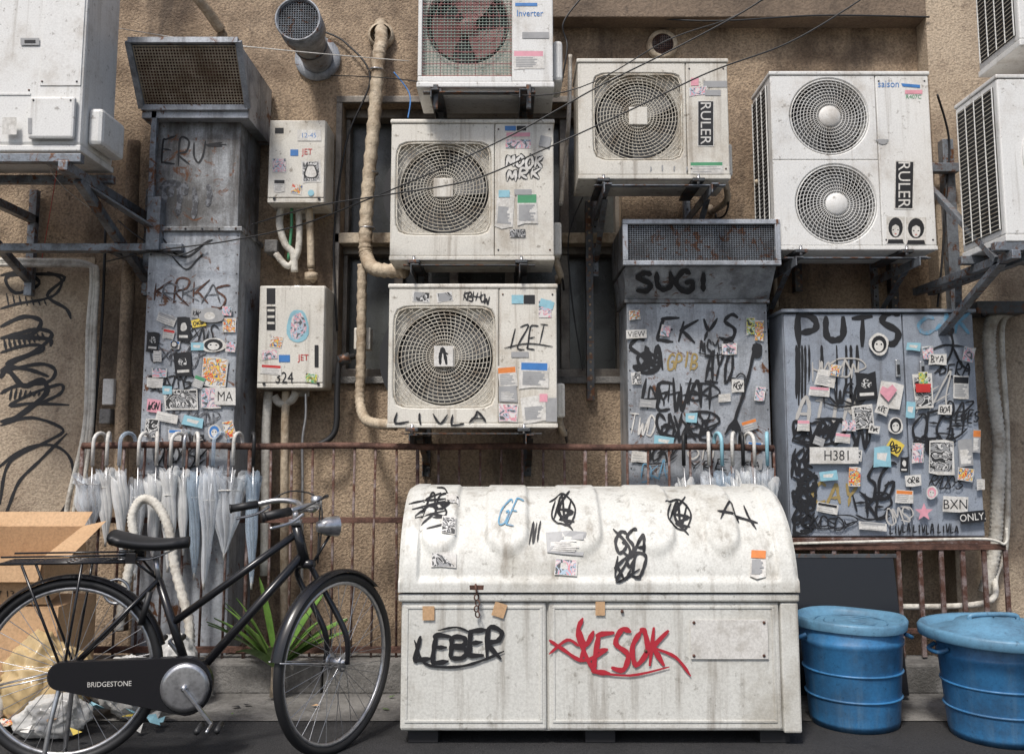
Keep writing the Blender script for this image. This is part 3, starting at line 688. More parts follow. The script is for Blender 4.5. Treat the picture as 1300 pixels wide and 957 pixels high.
for (u, v, w_, h, r, kd) in ((211, 405, 24, 12, .4, 't'), (233, 418, 16, 30, .05, 'k'), (250, 398, 14, 12, .1, 'w'), (252, 410, 18, 10, -.2, 'w'), (291, 413, 16, 18, .1, 'c'), (194, 434, 15, 24, 0, 'k'), (214, 424, 15, 12, .2, 't'), (222, 438, 12, 10, 0, 't'),
    (271, 438, 30, 18, .1, 'f'), (250, 440, 16, 10, 0, 'b'), (232, 462, 22, 30, 0, 'k'), (272, 472, 32, 36, .06, 'c'), (202, 473, 18, 12, .1, 'p'), (196, 486, 20, 12, 0, 't'), (230, 507, 44, 26, -.02, 'bw'), (268, 505, 26, 26, .05, 'p'), (286, 503, 26, 22, 0, 't'), (195, 515, 18, 16, .2, 'w'), (212, 530, 28, 12, .15, 't'), (245, 535, 26, 12, .3, 'b'), (193, 543, 18, 24, 0, 'bw'), (272, 548, 16, 18, .1, 'f'), (291, 545, 14, 22, -.2, 'c'), (222, 552, 16, 14, 0, 't'), (293, 440, 12, 14, .2, 'p'), (252, 556, 16, 8, 0, 'k'), (212, 495, 12, 10, 0, 'b'), (200, 452, 10, 14, 0, 't'), (252, 485, 14, 16, .4, 'g'), (288, 395, 12, 12, 0, 'p')):
    b.sticker(sf, u, v, w_, h, r, kd)
b.blob(sf, 268, 400, 30, 22, 'grey', 18, .15); b.blob(sf, 266, 401, 14, 10, 'white', 12); b.rq(sf, 286, 503, 26, 22, 0, 'white'); b.text(sf, 'MA', 286, 503, 12, 'ink', 0, .8)
b.blob(sf, 221, 437, 9, 9, 'ink'); b.blob(sf, 221, 437, 6, 6, 'white')
b.done()
b = B('ventilation_duct')
YE = -.34
x0, x1 = X(797, 500, YE), X(977, 500, YE); zc_ = Z(385, YE)
b.box(x0, x1, YE, -.001, .14, zc_, 'galv', .004)
b.box(x0-.012, x1+.012, YE-.014, -.002, zc_+.0005, zc_+.02, 'galvd', .002)
b.rivets([(x0+.012, YE-.001, zc_-.05-.1*i) for i in range(9)], .004); b.rivets([(x1-.012, YE-.001, zc_-.05-.1*i) for i in range(9)], .004)
ha0, ha1 = X(792, 310, -.56), X(989, 310, -.56); zt, zb = Z(280, -.56), Z(334, -.56)
b.box(ha0, ha1, -.54, -.003, zb, zt, 'galvd', .004)
for q in ((ha0, ha1, zt-.02, zt+.004), (ha0, ha1, zb-.012, zb+.012)): b.box(q[0]-.006, q[1]+.006, -.572, -.541, q[2], q[3], 'galv', .003)
for q in ((ha0-.006, ha0+.02), (ha1-.02, ha1+.006)): b.box(q[0], q[1], -.571, -.541, zb+.0125, zt-.0205, 'galv', .003)
b.box(ha0+.021, ha1-.021, -.546, -.5405, zb+.013, zt-.021, 'dark', 0)
P = lambda s_, t: Vector((ha0+.021+(ha1-ha0-.042)*s_, -.556, zt-.022-(zt-zb-.035)*t)); lattice(b, P, 60, 18, .0016, 'steel')
vs = [(ha0+.01, -.53, zb-.012), (ha1-.01, -.53, zb-.012), (ha1-.01, -.004, zb-.012), (ha0+.01, -.004, zb-.012), (x0-.008, YE-.01, zc_+.02), (x1+.008, YE-.01, zc_+.02), (x1+.008, -.004, zc_+.02), (x0-.008, -.004, zc_+.02)]
b.add(vs, [(0, 1, 5, 4), (1, 2, 6, 5), (3, 0, 4, 7)], 'galv')
def neck(u, v, o):
    t = (v-338)/45.0; y = -.53+(.53+YE-.01)*max(0, min(1, t)); return S(u, v, y-o*3-.003)
b.tag(neck, 'SUGI', 858, 356, 100, 24, 5.6, slant=.0, jit=.05)
sf = plane(YE)
b.tag(sf, 'EKYS', 886, 417, 104, 32, 3.8, slant=.2, jit=.05)
b.scrib(sf, 820, 452, 34, 34, 4.2, 'ink', 9, 4); b.scrib(sf, 824, 458, 26, 26, 3.6, 'ink', 8, 9); b.tag(sf, 'GPIB', 866, 459, 40, 20, 2.2, 'inkyel')
b.tag(sf, 'LEWAT', 862, 498, 96, 34, 3.6, slant=.1, jit=.1, ov=1.3); b.scrib(sf, 862, 502, 80, 26, 2.4, 'ink', 13, 8); b.tag(sf, 'TWD', 815, 540, 36, 24, 2, 'white'); b.tag(sf, 'AYO', 912, 468, 34, 34, 3)
b.scrib(sf, 868, 538, 70, 26, 3.2, 'ink', 11, 12); b.tag(sf, 'SWRE', 870, 548, 70, 24, 2.4, 'ink'); b.scrib(sf, 906, 440, 40, 18, 1.8, 'ink', 9, 77); b.scrib(sf, 830, 575, 50, 22, 2, 'ink', 9, 78)
b.stroke(sf, [(958, 440), (952, 470), (944, 500), (934, 530), (930, 560)], 3.4); b.stroke(sf, [(958, 436), (962, 446), (956, 452)], 11); b.stroke(sf, [(934, 530), (920, 552)], 4); b.stroke(sf, [(934, 530), (942, 556)], 4); b.stroke(sf, [(934, 528), (932, 560)], 6)
b.stroke(sf, [(934, 480), (940, 474), (946, 480), (936, 498), (928, 482), (934, 480)], 1.6); b.tag(sf, 'ON', 890, 576, 36, 14, 1.6, 'white'); b.tag(sf, 'YRE', 900, 590, 50, 12, 1.6, 'ink'); b.scrib(sf, 830, 600, 30, 22, 1.6, 'inkblue', 8, 3)
for (u, v, w_, h, r, kd) in ((953, 414, 11, 22, 0, 'c'), (926, 443, 18, 14, 0, 'p'), (964, 420, 12, 26, .1, 'c'), (937, 490, 16, 16, .1, 'w'), (843, 560, 24, 12, .1, 'b'), (952, 540, 20, 14, -.2, 'g'), (958, 566, 18, 10, .1, 't'), (812, 580, 22, 14, 0, 't'), (822, 512, 20, 10, .1, 'g'), (920, 505, 16, 10, 0, 't'), (878, 530, 14, 12, 0, 'b'), (806, 400, 14, 12, 0, 'c'), (955, 590, 26, 14, 0, 'w'), (845, 420, 12, 14, .3, 'p'), (808, 480, 12, 16, 0, 'bw'), (965, 500, 12, 18, .1, 'p')): b.sticker(sf, u, v, w_, h, r, kd)
b.rq(sf, 808, 424, 26, 11, -.05, 'white'); b.text(sf, 'VIEW', 808, 424, 7, 'ink', -.05, .9)
b.done()
# ------------------------------------------------------------------ electric cabinet
b = B('electrical_cabinet'); YC = -.40
x0, x1 = X(999, 540, YC), X(1243, 540, YC); z0, z1 = Z(682, YC), Z(397, YC); xm = X(1152, 540, YC)
b.box(x0, x1, YC+.02, -.135, z0, z1, 'cab', .006); b.box(x0+.002, xm-.003, YC, YC+.0195, z0+.006, z1-.008, 'cab', .004); b.box(xm+.003, x1-.002, YC, YC+.0195, z0+.006, z1-.008, 'cab', .004)
b.box(x0-.012, x1+.012, YC-.015, -.132, z1+.0005, z1+.018, 'cab', .004); b.box(x0-.02, x1+.02, YC-.01, -.14, z0-.04, z0-.0005, 'rustbar', .004)
sf = plane(YC)
for u, v in ((1139, 468), (1170, 470)): 
    p = S(u, v, YC); b.box(p.x-.012, p.x+.012, YC-.014, YC-.0005, p.z-.045, p.z+.045, 'chrome', .004); b.box(p.x-.006, p.x+.006, YC-.022, YC-.0145, p.z-.03, p.z+.02, 'black', .002)
b.tag(sf, 'PUTS', 1082, 421, 140, 36, 7.0, slant=0, jit=.03, drip=0, ov=1.0)
for u in (1011, 1014, 1018, 1022, 1027, 1043, 1062, 1074, 1080, 1088): b.stroke(sf, [(u, 438), (u+.6, 460), (u, 478+rnd.uniform(0, 40))], rnd.uniform(1.6, 4))
b.tag(sf, 'CAK', 1200, 412, 70, 24, 4, 'inkblue'); b.tag(sf, 'ATIM', 1050, 520, 80, 34, 4, 'inksilver'); b.tag(sf, 'CAY', 1060, 630, 60, 28, 3.4, 'inkyel')
b.scrib(sf, 1060, 468, 60, 22, 2, 'inksilver', 8, 95)
b.stroke(sf, [(1182, 444), (1200, 438), (1224, 440)], 2.2); b.stroke(sf, [(1206, 418), (1210, 440), (1200, 462), (1186, 474)], 2.6); b.stroke(sf, [(1210, 440), (1220, 462), (1232, 470)], 2.6); b.blob(sf, 1206, 420, 11, 11, 'ink')
b.tag(sf, 'BERA', 1212, 468, 40, 18, 1.8)
b.scrib(sf, 1036, 548, 60, 28, 3.4, 'ink', 11, 31); b.scrib(sf, 1030, 546, 44, 24, 3, 'ink', 9, 34)
for i in range(6): b.scrib(sf, 1019, 580+i*17, 26, 20, 3.4, 'ink', 6, 40+i)
b.scrib(sf, 1108, 606, 34, 44, 3.4, 'ink', 9, 50); b.scrib(sf, 1106, 642, 40, 28, 3, 'ink', 9, 51); b.scrib(sf, 1090, 560, 22, 36, 3, 'ink', 6, 53)
b.scrib(sf, 1190, 540, 64, 32, 2.6, 'ink', 12, 55); b.scrib(sf, 1215, 520, 34, 22, 2.2, 'ink', 8, 57); b.tag(sf, 'EYES', 1228, 530, 30, 14, 1.8); b.scrib(sf, 1180, 562, 50, 20, 2.2, 'ink', 9, 58)
b.scrib(sf, 1070, 500, 50, 26, 2.4, 'ink', 9, 59); b.scrib(sf, 1180, 500, 36, 40, 1.8, 'inksilver', 9, 60); b.scrib(sf, 1050, 662, 60, 14, 1.8, 'ink', 9, 61); b.scrib(sf, 1200, 612, 40, 16, 1.6, 'ink', 9, 62); b.scrib(sf, 1140, 655, 30, 20, 1.8, 'inksilver', 9, 63)
for u in (1144, 1174, 1205): b.tag(sf, 'LIVLA', u-1, 671, 27, 11, 1.7, slant=0, jit=.04)
for (u, v, w_, h, r, kd) in ((1116, 437, 24, 26, .1, 'f'), (1160, 440, 18, 10, 0, 'b'), (1178, 448, 14, 16, 0, 'p'), (1190, 456, 22, 14, .1, 'w'), (1100, 490, 26, 34, 0, 'k'), (1130, 502, 30, 34, .15, 'n'), (1096, 530, 26, 30, 0, 'bw'), (1172, 497, 24, 42, 0, 'bw'), (1220, 492, 20, 30, 0, 't'), (1048, 480, 24, 20, .1, 't'),
    (1040, 497, 26, 12, 0, 't'), (1137, 540, 18, 22, 0, 'f'), (1136, 568, 20, 18, .5, 'w'), (1120, 580, 22, 26, 0, 'b'), (1148, 590, 10, 20, 0, 'k'), (1195, 580, 32, 42, -.03, 'bw'), (1226, 575, 18, 36, 0, 'g'), (1165, 575, 14, 26, 0, 'p'), (1085, 605, 16, 24, 0, 'c'), (1050, 645, 26, 12, .2, 't'), (1087, 578, 14, 14, 0, 'bw'), (1156, 520, 12, 20, 0, 'b'),
    (1148, 630, 22, 16, 0, 't'), (1226, 602, 20, 16, .1, 'c'), (1200, 520, 18, 12, .1, 'w'), (1240, 560, 10, 30, 0, 'g'), (1078, 540, 18, 14, 0, 'p'), (1020, 540, 16, 14, 0, 't'), (1108, 668, 34, 10, 0, 't'), (1070, 556, 20, 12, .1, 't'), (1172, 480, 12, 16, 0, 'c'), (1120, 520, 16, 12, .3, 'w'), (1245, 615, 10, 14, 0, 't'), (1160, 610, 20, 14, -.1, 'w'), (1183, 625, 14, 16, .2, 'f'), (1040, 560, 14, 10, .3, 'g'), (1052, 604, 22, 12, -.1, 'b'), (1230, 450, 14, 18, .1, 'p'), (1060, 470, 12, 14, .2, 'c'), (1110, 545, 14, 10, .1, 'w')): b.sticker(sf, u, v, w_, h, r, kd)
b.rq(sf, 1059, 578, 62, 21, 0, 'white'); b.text(sf, 'H381', 1062, 578, 13, 'ink', 0, .85)
b.rq(sf, 1213, 640, 32, 20, .05, 'white'); b.text(sf, 'BXN', 1213, 640, 12, 'ink', .0, .9); b.rq(sf, 1235, 656, 32, 15, -.1, 'ink'); b.text(sf, 'ONLY.', 1235, 656, 9, 'white', -.1, .9)
b.quad(sf, [(1128, 510), (1117, 498), (1120, 490), (1127, 493), (1133, 488), (1139, 495)], 'pink')
b.quad(sf, [(1173+r*sin(i*pi/5), 650-r*cos(i*pi/5)) for i, r in ((i, 12 if i % 2 == 0 else 5) for i in range(10))], 'pink')
b.quad(sf, [(1162, 487), (1182, 487), (1181, 498), (1163, 498)], 'red')
b.done()
# ------------------------------------------------------------------ gas water heaters
def heater(u0, u1, v0, v1, num):
    b = B('gas_water_heater'); yf = -.25; vm = (v0+v1)/2; x0, x1 = X(u0, vm, yf), X(u1, vm, yf); z0, z1 = Z(v1, yf), Z(v0, yf)
    b.box(x0, x1, yf+.012, -.012, z0, z1, 'ac', .012, seg=3); b.box(x0+.004, x1-.004, yf, yf+.0115, z0+.03, z1-.004, 'ac', .005)
    b.box(x0+.004, x1-.004, yf+.002, yf+.0115, z0+.003, z0+.027, 'ac', .003)
    b.box((x0+x1)/2-.05, (x0+x1)/2+.05, -.011, -.001, z0-.03, z1+.04, 'chrome', .001)
    sf = plane(yf); W_ = u1-u0
    b.rq(sf, u0+W_*.2, v0+14, 11, 20 if num else 7, 0, 'dark'); 
    if num:
        b.rq(sf, u0+W_*.2, v0+42, 11, 30, 0, 'dark')
        for i in range(3): b.rq(sf, u0+W_*.2, v0+32+i*8, 9, 3, 0, 'ac')
        b.blob(sf, u0+W_*.6, v0+52, 28, 46, 'cyan', 16, .1); b.blob(sf, u0+W_*.6, v0+52, 20, 36, 'ppink', 16, .15, 1); b.sticker(sf, u0+W_*.28, v0+72, 16, 14, .2, 'c')
        b.text(sf, 'JET', u0+W_*.68, v0+93, 10, 'red', 0, .9); b.rq(sf, u0+W_*.4, v0+93, 14, 9, 0, 'sblue'); b.text(sf, num, u0+W_*.4, v0+117, 14, 'ink', 0, .8); b.sticker(sf, u0+W_*.2, v0+107, 26, 12, 0, 't'); b.rq(sf, u0+W_*.88, v0+90, 5, 28, 0, 'dark'); b.sticker(sf, u0+W_*.18, v0+88, 20, 12, 0, 'p'); b.sticker(sf, u0+W_*.8, v0+118, 16, 12, .1, 'c')
    else:
        b.text(sf, 'JET', u0+W_*.68, v0+42, 10, 'red', 0, .9); b.rq(sf, u0+W_*.46, v0+42, 10, 8, 0, 'sblue'); b.sticker(sf, u0+W_*.2, v0+58, 18, 18, 0, 'p'); b.sticker(sf, u0+W_*.75, v0+66, 24, 28, 0, 'bw'); b.sticker(sf, u0+W_*.5, v0+88, 14, 12, .1, 'c')
        b.blob(sf, u0+W_*.75, v0+66, 17, 22, 'ink', 16, .2); b.blob(sf, u0+W_*.75, v0+66, 13, 18, 'white', 16, .2); b.sticker(sf, u0+W_*.2, v0+84, 14, 16, 0, 't'); b.rq(sf, u0+W_*.72, v0+20, 30, 14, 0, 'white'); b.text(sf, '12-45', u0+W_*.72, v0+20, 6, 'sblue'); b.blob(sf, u0+W_*.75, v0+93, 8, 8, 'cyan')
    for u in (u0+8, u1-8): b.blob(sf, u, v1-6, 4, 4, 'ink', 8)
    return b
b = heater(340, 413, 152, 258, None); y = -.14
for pts, r, m_ in (([(357, 262), (355, 285), (362, 310), (372, 322), (374, 345)], .02, 'wrapw'), ([(378, 262), (380, 290), (378, 320), (366, 338), (350, 322)], .018, 'wrapw'), ([(392, 262), (394, 300), (395, 340)], .02, 'wrap'), ([(370, 262), (370, 290), (366, 330)], .008, 'green')):
    b.sm_tube([S(u, v, y) for u, v in pts], r, m_, 10)
p = S(346, 314, -.12); b.box(p.x-.035, p.x+.035, -.16, -.001, p.z-.035, p.z+.035, 'conc', .006)
b.lathe(S(395, 350, -.14), [(0, -.02), (.035, -.02), (.035, .015), (0, .015)], 'wrap', 12)
b.sm_tube([S(395, 340, -.14), S(397, 352, -.1), S(398, 356, 0)], .018, 'wrap', 8)
b.done()
b = heater(327, 412, 362, 493, '324')
for pts, r, m_ in (([(341, 497), (338, 540), (337, 600), (336, 730)], .024, 'wrapw'), ([(363, 497), (362, 540), (361, 640), (361, 790)], .022, 'wrap'), ([(376, 497), (370, 508), (356, 512), (348, 503)], .022, 'wrapw'), ([(388, 497), (388, 530), (384, 560), (384, 620), (383, 800)], .008, 'chrome')):
    b.sm_tube([S(u, v, y) for u, v in pts], r, m_, 10)
b.sm_tube([S(450, 452, -.1), S(438, 456, -.14), S(430, 465, -.15), S(428, 500, -.15), S(426, 545, -.15), S(410, 562, -.15), S(390, 566, -.15)], .017, 'black', 8)
b.lathe(S(437, 456, -.16), [(0, -.03), (.03, -.03), (.03, .03), (0, .03)], 'darksteel', 8, (1, 0, .3))
b.done()
# ------------------------------------------------------------------ insulated pipes, conduits
def lumpy(b, pts, r, mat, n=10, amp=.06, seg=10):
    p = catmull([tuple(q) for q in pts], n); b.tube(p, [r*(1+amp*(1 if i % 3 == 0 else -.3)+amp*.6*sin(i*2.1)) for i in range(len(p))], mat, seg)
b = B('insulated_pipe'); lumpy(b, [S(484, 30, 0), S(484, 55, -.08), S(481, 70, -.12), S(476, 140, -.14), S(468, 230, -.14), S(464, 300, -.14), S(466, 328, -.16), S(478, 342, -.3), S(515, 344, -.42)], .036, 'wrap', 14, .09); b.lathe(S(484, 46, -.02), [(.06, -.03), (.075, -.02), (.075, .02), (.06, .03)], 'wrap', 20, (0, 1, 0))
for v in (90, 220, 290): p = S(478-(v-90)*.06, v, -.13); b.ring(p, (0, 0, 1), .041, .006, 'chrome', 16)
b.done()
b = B('insulated_pipe'); lumpy(b, [S(460, 336, -.12), S(459, 400, -.12), S(458, 470, -.12), S(457, 510, -.14), S(464, 532, -.25), S(480, 538, -.42), S(502, 539, -.5)], .026, 'wrap', 14, .09); p = S(460, 430, -.08); b.box(p.x-.045, p.x+.045, -.09, -.001, p.z-.06, p.z+.06, 'ac', .006); b.done()
b = B('rusty_drain_pipe'); lumpy(b, [S(170, 180, -.1), S(166, 290, -.1), S(160, 420, -.1), S(155, 520, -.1), S(154, 700, -.1), S(154, 800, -.1)], .036, 'wall', 8, .01); b.sm_tube([S(244, -10, -.2), S(262, 12, -.12), S(280, 38, -.02)], .03, 'wrap'); b.done()
b = B('conduit_pipe')
for q, (du, r) in enumerate(((0, .014), (9, .011), (17, .012))):
    b.sm_tube([S(-40, 330+q*3, -.1), S(60, 331+q*3, -.1), S(108+du*.4, 334+q*2, -.1), S(117+du*.4, 350, -.1), S(112+du*.5, 420, -.1), S(108+du*.5, 540, -.1), S(86+du, 640, -.1), S(80+du, 720, -.1)], r, 'wrapw', 8)
b.sm_tube([S(134, 290, -.06), S(130, 400, -.06), S(121, 520, -.06), S(118, 560, -.06)], .008, 'black')
p = S(142, 498, -.1); b.box(p.x-.03, p.x+.03, -.15, -.001, p.z-.07, p.z+.07, 'white', .006); b.box(p.x-.05, p.x+.01, -.13, -.001, p.z-.17, p.z-.09, 'conc', .006); b.done()
b = B('corrugated_pipe')
pts = catmull([tuple(S(u, v, yy)) for u, v, yy in ((1320, 388, -.2), (1290, 392, -.22), (1266, 398, -.22), (1256, 420, -.22), (1258, 480, -.22), (1268, 560, -.22), (1266, 640, -.22), (1262, 700, -.2), (1250, 752, -.2))], 22)
b.tube(pts, [.036 if i % 2 else .029 for i in range(len(pts))], 'wrapw', 10)
b.sm_tube([S(1298, 396, -.2), S(1276, 404, -.2), S(1272, 440, -.2), S(1278, 540, -.2), S(1278, 680, -.2), S(1264, 730, -.2), S(1250, 765, -.35), S(1120, 770, -.36)], .015, 'wrapw', 8)
b.sm_tube([S(1310, 384, -.2), S(1283, 387, -.2), S(1262, 388, -.2), S(1248, 400, -.3)], .012, 'black', 8)
b.box(2.44, 2.7, -.3, -.135, Z(398, -.3), Z(382, -.3), 'darksteel', .004)
b.done()
b = B('exhaust_pipe_vent')
cw_ = S(404, 76, 0); c = Vector((cw_.x, -.50, cw_.z)); ax = Vector((0, -1, 0))
b.lathe(c, [(.088, -.50), (.088, -.16), (.105, -.15), (.118, -.14), (.118, 0), (.108, 0), (.108, -.03), (.09, -.03)], 'galv', 32, ax); b.disc(c-ax*.028, ax, .11, 'dark')
a_ = Vector((1, 0, 0)); b_ = Vector((0, 0, 1))
for i in range(-8, 9):
    t = i/8.5*.108; h = math.sqrt(max(0, .108**2-t*t)); b.tube([c-ax*.01+a_*t-b_*h, c-ax*.01+a_*t+b_*h], .0022, 'steel', 4); b.tube([c-ax*.012+b_*t-a_*h, c-ax*.012+b_*t+a_*h], .0022, 'steel', 4)
b.ring(c, ax, .115, .006, 'galv', 32, 6); b.ring(c-ax*.3, ax, .09, .005, 'galvd', 32, 6)
b.lathe(cw_+Vector((0, -.012, 0)), [(.09, -.01), (.13, -.01), (.13, .01)], 'galv', 24, (0, 1, 0)); b.done()
b = B('round_wall_vent'); c = S(841, 57, -.02); b.lathe(c, [(.062, -.012), (.085, -.012), (.09, .018)], 'wrap', 28, (0, 1, 0)); b.disc(c+Vector((0, .0, 0)), (0, 1, 0), .064, 'dark')
for i in range(-5, 6): t = i/5.5*.062; h = math.sqrt(.062**2-t*t); b.tube([c+Vector((t, -.006, -h)), c+Vector((t, -.006, h))], .002, 'rustbar', 4); b.tube([c+Vector((-h, -.009, t)), c+Vector((h, -.009, t))], .002, 'rustbar', 4)
b.done()
b = B('perforated_steel_rail')
for u, v0, v1 in ((749, 255, 508), (1137, 320, 395), (1015, 320, 370)):
    xx = X(u, 380, -.06); b.box(xx-.02, xx+.02, -.06, -.054, Z(v1, -.06), Z(v0, -.06), 'darksteel', .001); b.box(xx-.02, xx-.015, -.0535, -.001, Z(v1, -.06), Z(v0, -.06), 'darksteel', .001)
    z = Z(v1, -.06)+.03
    while z < Z(v0, -.06): b.disc((xx, -.0612, z), (0, 1, 0), .007, 'wall', 8); z += .045
b.done()
# ------------------------------------------------------------------ cables
b = B('overhead_cables')
def cab(pts, r, m_): b.sm_tube([S(*p) for p in pts], r, m_, 5, 10)
cab([(1010, -40, -.95), (960, 5, -.95), (860, 60, -.95), (760, 110, -.94), (660, 166, -.9), (560, 214, -.9), (470, 252, -.8), (380, 286, -.6), (290, 306, -.5), (200, 318, -.45), (135, 332, -.3)], .004, 'black')
cab([(1130, -30, -.95), (1085, 5, -.95), (1000, 55, -.95), (900, 92, -.95), (800, 140, -.95), (690, 190, -.94), (600, 228, -.9), (500, 246, -.85), (400, 262, -.7), (320, 285, -.5)], .004, 'black')
cab([(1000, -20, -.9), (930, 22, -.9), (850, 50, -.9), (700, 120, -.9), (500, 100, -.3), (420, 96, -.1)], .003, 'black')
cab([(130, 33, -.3), (250, 52, -.5), (380, 66, -.55), (520, 78, -.3)], .0025, 'white')
cab([(740, -5, -.2), (715, 30, -.2), (720, 60, -.2), (712, 110, -.4)], .005, 'black')
cab([(706, 30, -.02), (760, 20, -.02), (900, 27, -.15), (1040, 20, -.15), (1180, 22, -.15)], .005, 'black')
cab([(740, 250, -.1), (722, 300, -.1), (726, 380, -.1), (740, 470, -.1)], .004, 'black')
cab([(150, 280, -.2), (175, 300, -.4), (220, 325, -.42), (260, 310, -.42)], .004, 'black')
cab([(410, 40, -.02), (440, 56, -.03), (470, 100, -.05), (440, 180, -.03), (424, 300, -.03), (428, 420, -.03)], .006, 'black')
cab([(1190, 120, -.3), (1205, 180, -.2), (1200, 260, -.2), (1196, 330, -.2), (1190, 390, -.2)], .006, 'black')
cab([(960, 230, -.3), (975, 262, -.1), (982, 330, -.05), (986, 390, -.05)], .012, 'wrap')
cab([(75, 190, -.9), (70, 230, -.7), (60, 290, -.3), (52, 335, -.06)], .002, 'red'); cab([(48, 192, -.9), (78, 235, -.7), (115, 265, -.5)], .002, 'white')
cab([(70, 195, -.8), (110, 235, -.6), (130, 262, -.5)], .006, 'black')
cab([(500, 92, -.2), (520, 120, -.2), (518, 150, -.3)], .004, 'sblue'); cab([(724, 70, -.2), (722, 150, -.2), (718, 200, -.2), (712, 260, -.4)], .012, 'wrapw')
b.done()
# ------------------------------------------------------------------ railings
YF = -.46; zr = Z(565, YF)
b = B('rusty_railing'); xl, xr = X(105, 565, YF), X(982, 565, YF)
b.sm_tube([(xl+(xr-xl)*i/8, YF, zr-.012*i/8+(.003 if i % 2 else -.003)) for i in range(9)], .017, 'rust', 10)
zm = Z(660, YF); b.box(xl, xr, YF-.006, YF+.006, zm-.014, zm+.014, 'rust', .002); b.box(xl, xr, YF-.01, YF+.01, .17, .2, 'rust', .002)
n = 33
for i in range(n+1):
    x = xl+(xr-xl)*i/n; r = .010 if i % 8 == 0 else .0066; q = rnd.uniform(-.012, .012); b.tube([(x+q, YF+.0, .139), (x+q*.6, YF+q*.4, .6), (x, YF, zr-.006)], r, 'rustbar', 6)
b.done()
b = B('rusty_railing'); xl2, xr2 = X(1004, 700, YF), X(1276, 700, YF); z2 = Z(694, YF)
b.box(xl2, xr2, YF-.014, YF+.014, z2-.014, z2+.014, 'rust', .003); b.box(xl2, xr2, YF-.008, YF+.008, .26, .285, 'rust', .003)
for i in range(11):
    x = xl2+(xr2-xl2)*i/10; b.box(x-.011, x+.011, YF-.008, YF+.008, .15, z2-.0145, 'rustbar', .002)
b.sm_tube([S(1004, 690, YF-.02), S(1150, 686, YF-.02), S(1250, 684, YF-.02), S(1276, 690, YF-.02), S(1278, 670, YF-.02)], .007, 'wrapw'); b.done()
b = B('black_board'); m4 = Matrix.Translation(S(1070, 790, -.62)) @ Matrix.Rotation(radians(-10), 4, 'X')
b.box(-.27, .27, -.008, .008, -.32, .31, 'gloss', .003, m4); b.box(-.285, .285, -.012, -.0085, .295, .315, 'darksteel', .002, m4); b.done()
# ------------------------------------------------------------------ umbrellas
def umbrella(u, seed, mat, hmat, L=.62, Rm=.06, y=None, ang=0, lean=0):
    r = random.Random(seed); b = B('folded_umbrella')
    y = y or YF-.045; x = X(u, 575, y); z0 = zr
    hd = Vector((sin(ang), cos(ang), 0)); base = Vector((x, y, 0))
    hook = [base+hd*(.04+.045*cos(a))+Vector((0, 0, z0+.015+.045*sin(a))) for a in [pi-i*pi/8 for i in range(9)]]
    tip = base+Vector((lean, r.uniform(-.02, .02), z0-L)); top = base+hd*(-.005)+Vector((0, 0, z0-.1))
    b.tube([top]+hook+[hook[-1]+Vector((0, 0, -.02))], .0095, hmat, 8)
    b.tube([top, tip], .004, 'chrome', 6); b.tube([tip+Vector((0, 0, .03)), tip-Vector((0, 0, .03))], .006, 'white', 6)
    N, K = 64, 18; vs = []; fs = []; ph = r.uniform(0, 6); tw = r.uniform(.5, 2.2)
    prof0 = r.uniform(.13, .19)
    for k in range(K+1):
        t = k/K; c = top.lerp(tip, (prof0-.1)/(L-.1)+(1-(prof0-.1)/(L-.1))*t)
        R_ = Rm*(1-t)**.8*(.85+.15*sin(t*9+ph))+.006
        for i in range(N):
            a = 2*pi*i/N; f = 1+.42*cos(8*a+ph)*(1-.4*t)+.16*sin(3*a+ph*2); aa = a+tw*t+.3*sin(8*a+ph)
            dz = (.022*cos(8*a+ph+1)+.016*sin(3*a+ph)) if k == 0 else .004*sin(5*a+k)
            vs.append(c+Vector((cos(aa)*R_*f, sin(aa)*R_*f*.8, dz)))
    for k in range(K):
        for i in range(N): j = (i+1) % N; fs.append((k*N+i, k*N+j, (k+1)*N+j, (k+1)*N+i))
    b.add(vs, fs, mat, True)
    # ribs and closing strap
    for q in range(8):
        a = 2*pi*q/8; b.tube([top.lerp(tip, .12)+Vector((cos(a)*Rm*.75, sin(a)*Rm*.6, 0)), tip+Vector((0, 0, .03))], .0014, 'chrome', 4)
    cst = top.lerp(tip, .30); b.ring(cst, (0, .15, 1), Rm*.75, .0035, 'white', 20)
    b.done()
for i, (u, m_, h_, L, Rm, an) in enumerate(((119, 'film', 'white', .42, .080, .3), (136, 'film2', 'white', .46, .034, -.3), (153, 'film2', 'film3', .52, .030, .5), (177, 'film', 'white', .62, .032, .2), (199, 'film2', 'white', .52, .038, -.4), (218, 'film2', 'white', .58, .036, .5), (234, 'film2', 'chrome', .5, .028, 0), (251, 'film3', 'white', .62, .036, -.5), (272, 'film', 'film3', .66, .042, .6), (297, 'film', 'white', .52, .085, .2), (322, 'film3', 'black', .66, .028, -.4),
    (868, 'film2', 'black', .6, .034, .3), (900, 'film', 'white', .6, .034, .2), (916, 'film3', 'cyan', .6, .032, -.2), (930, 'film2', 'white', .6, .036, .4), (943, 'film2', 'black', .6, .032, .1), (957, 'film', 'white', .6, .055, -.3), (974, 'film2', 'cyan', .6, .05, .3))):
    umbrella(u, i*7+3, m_, h_, L, Rm, YF-.045-.012*(i % 3), an, rnd.uniform(-.03, .03))
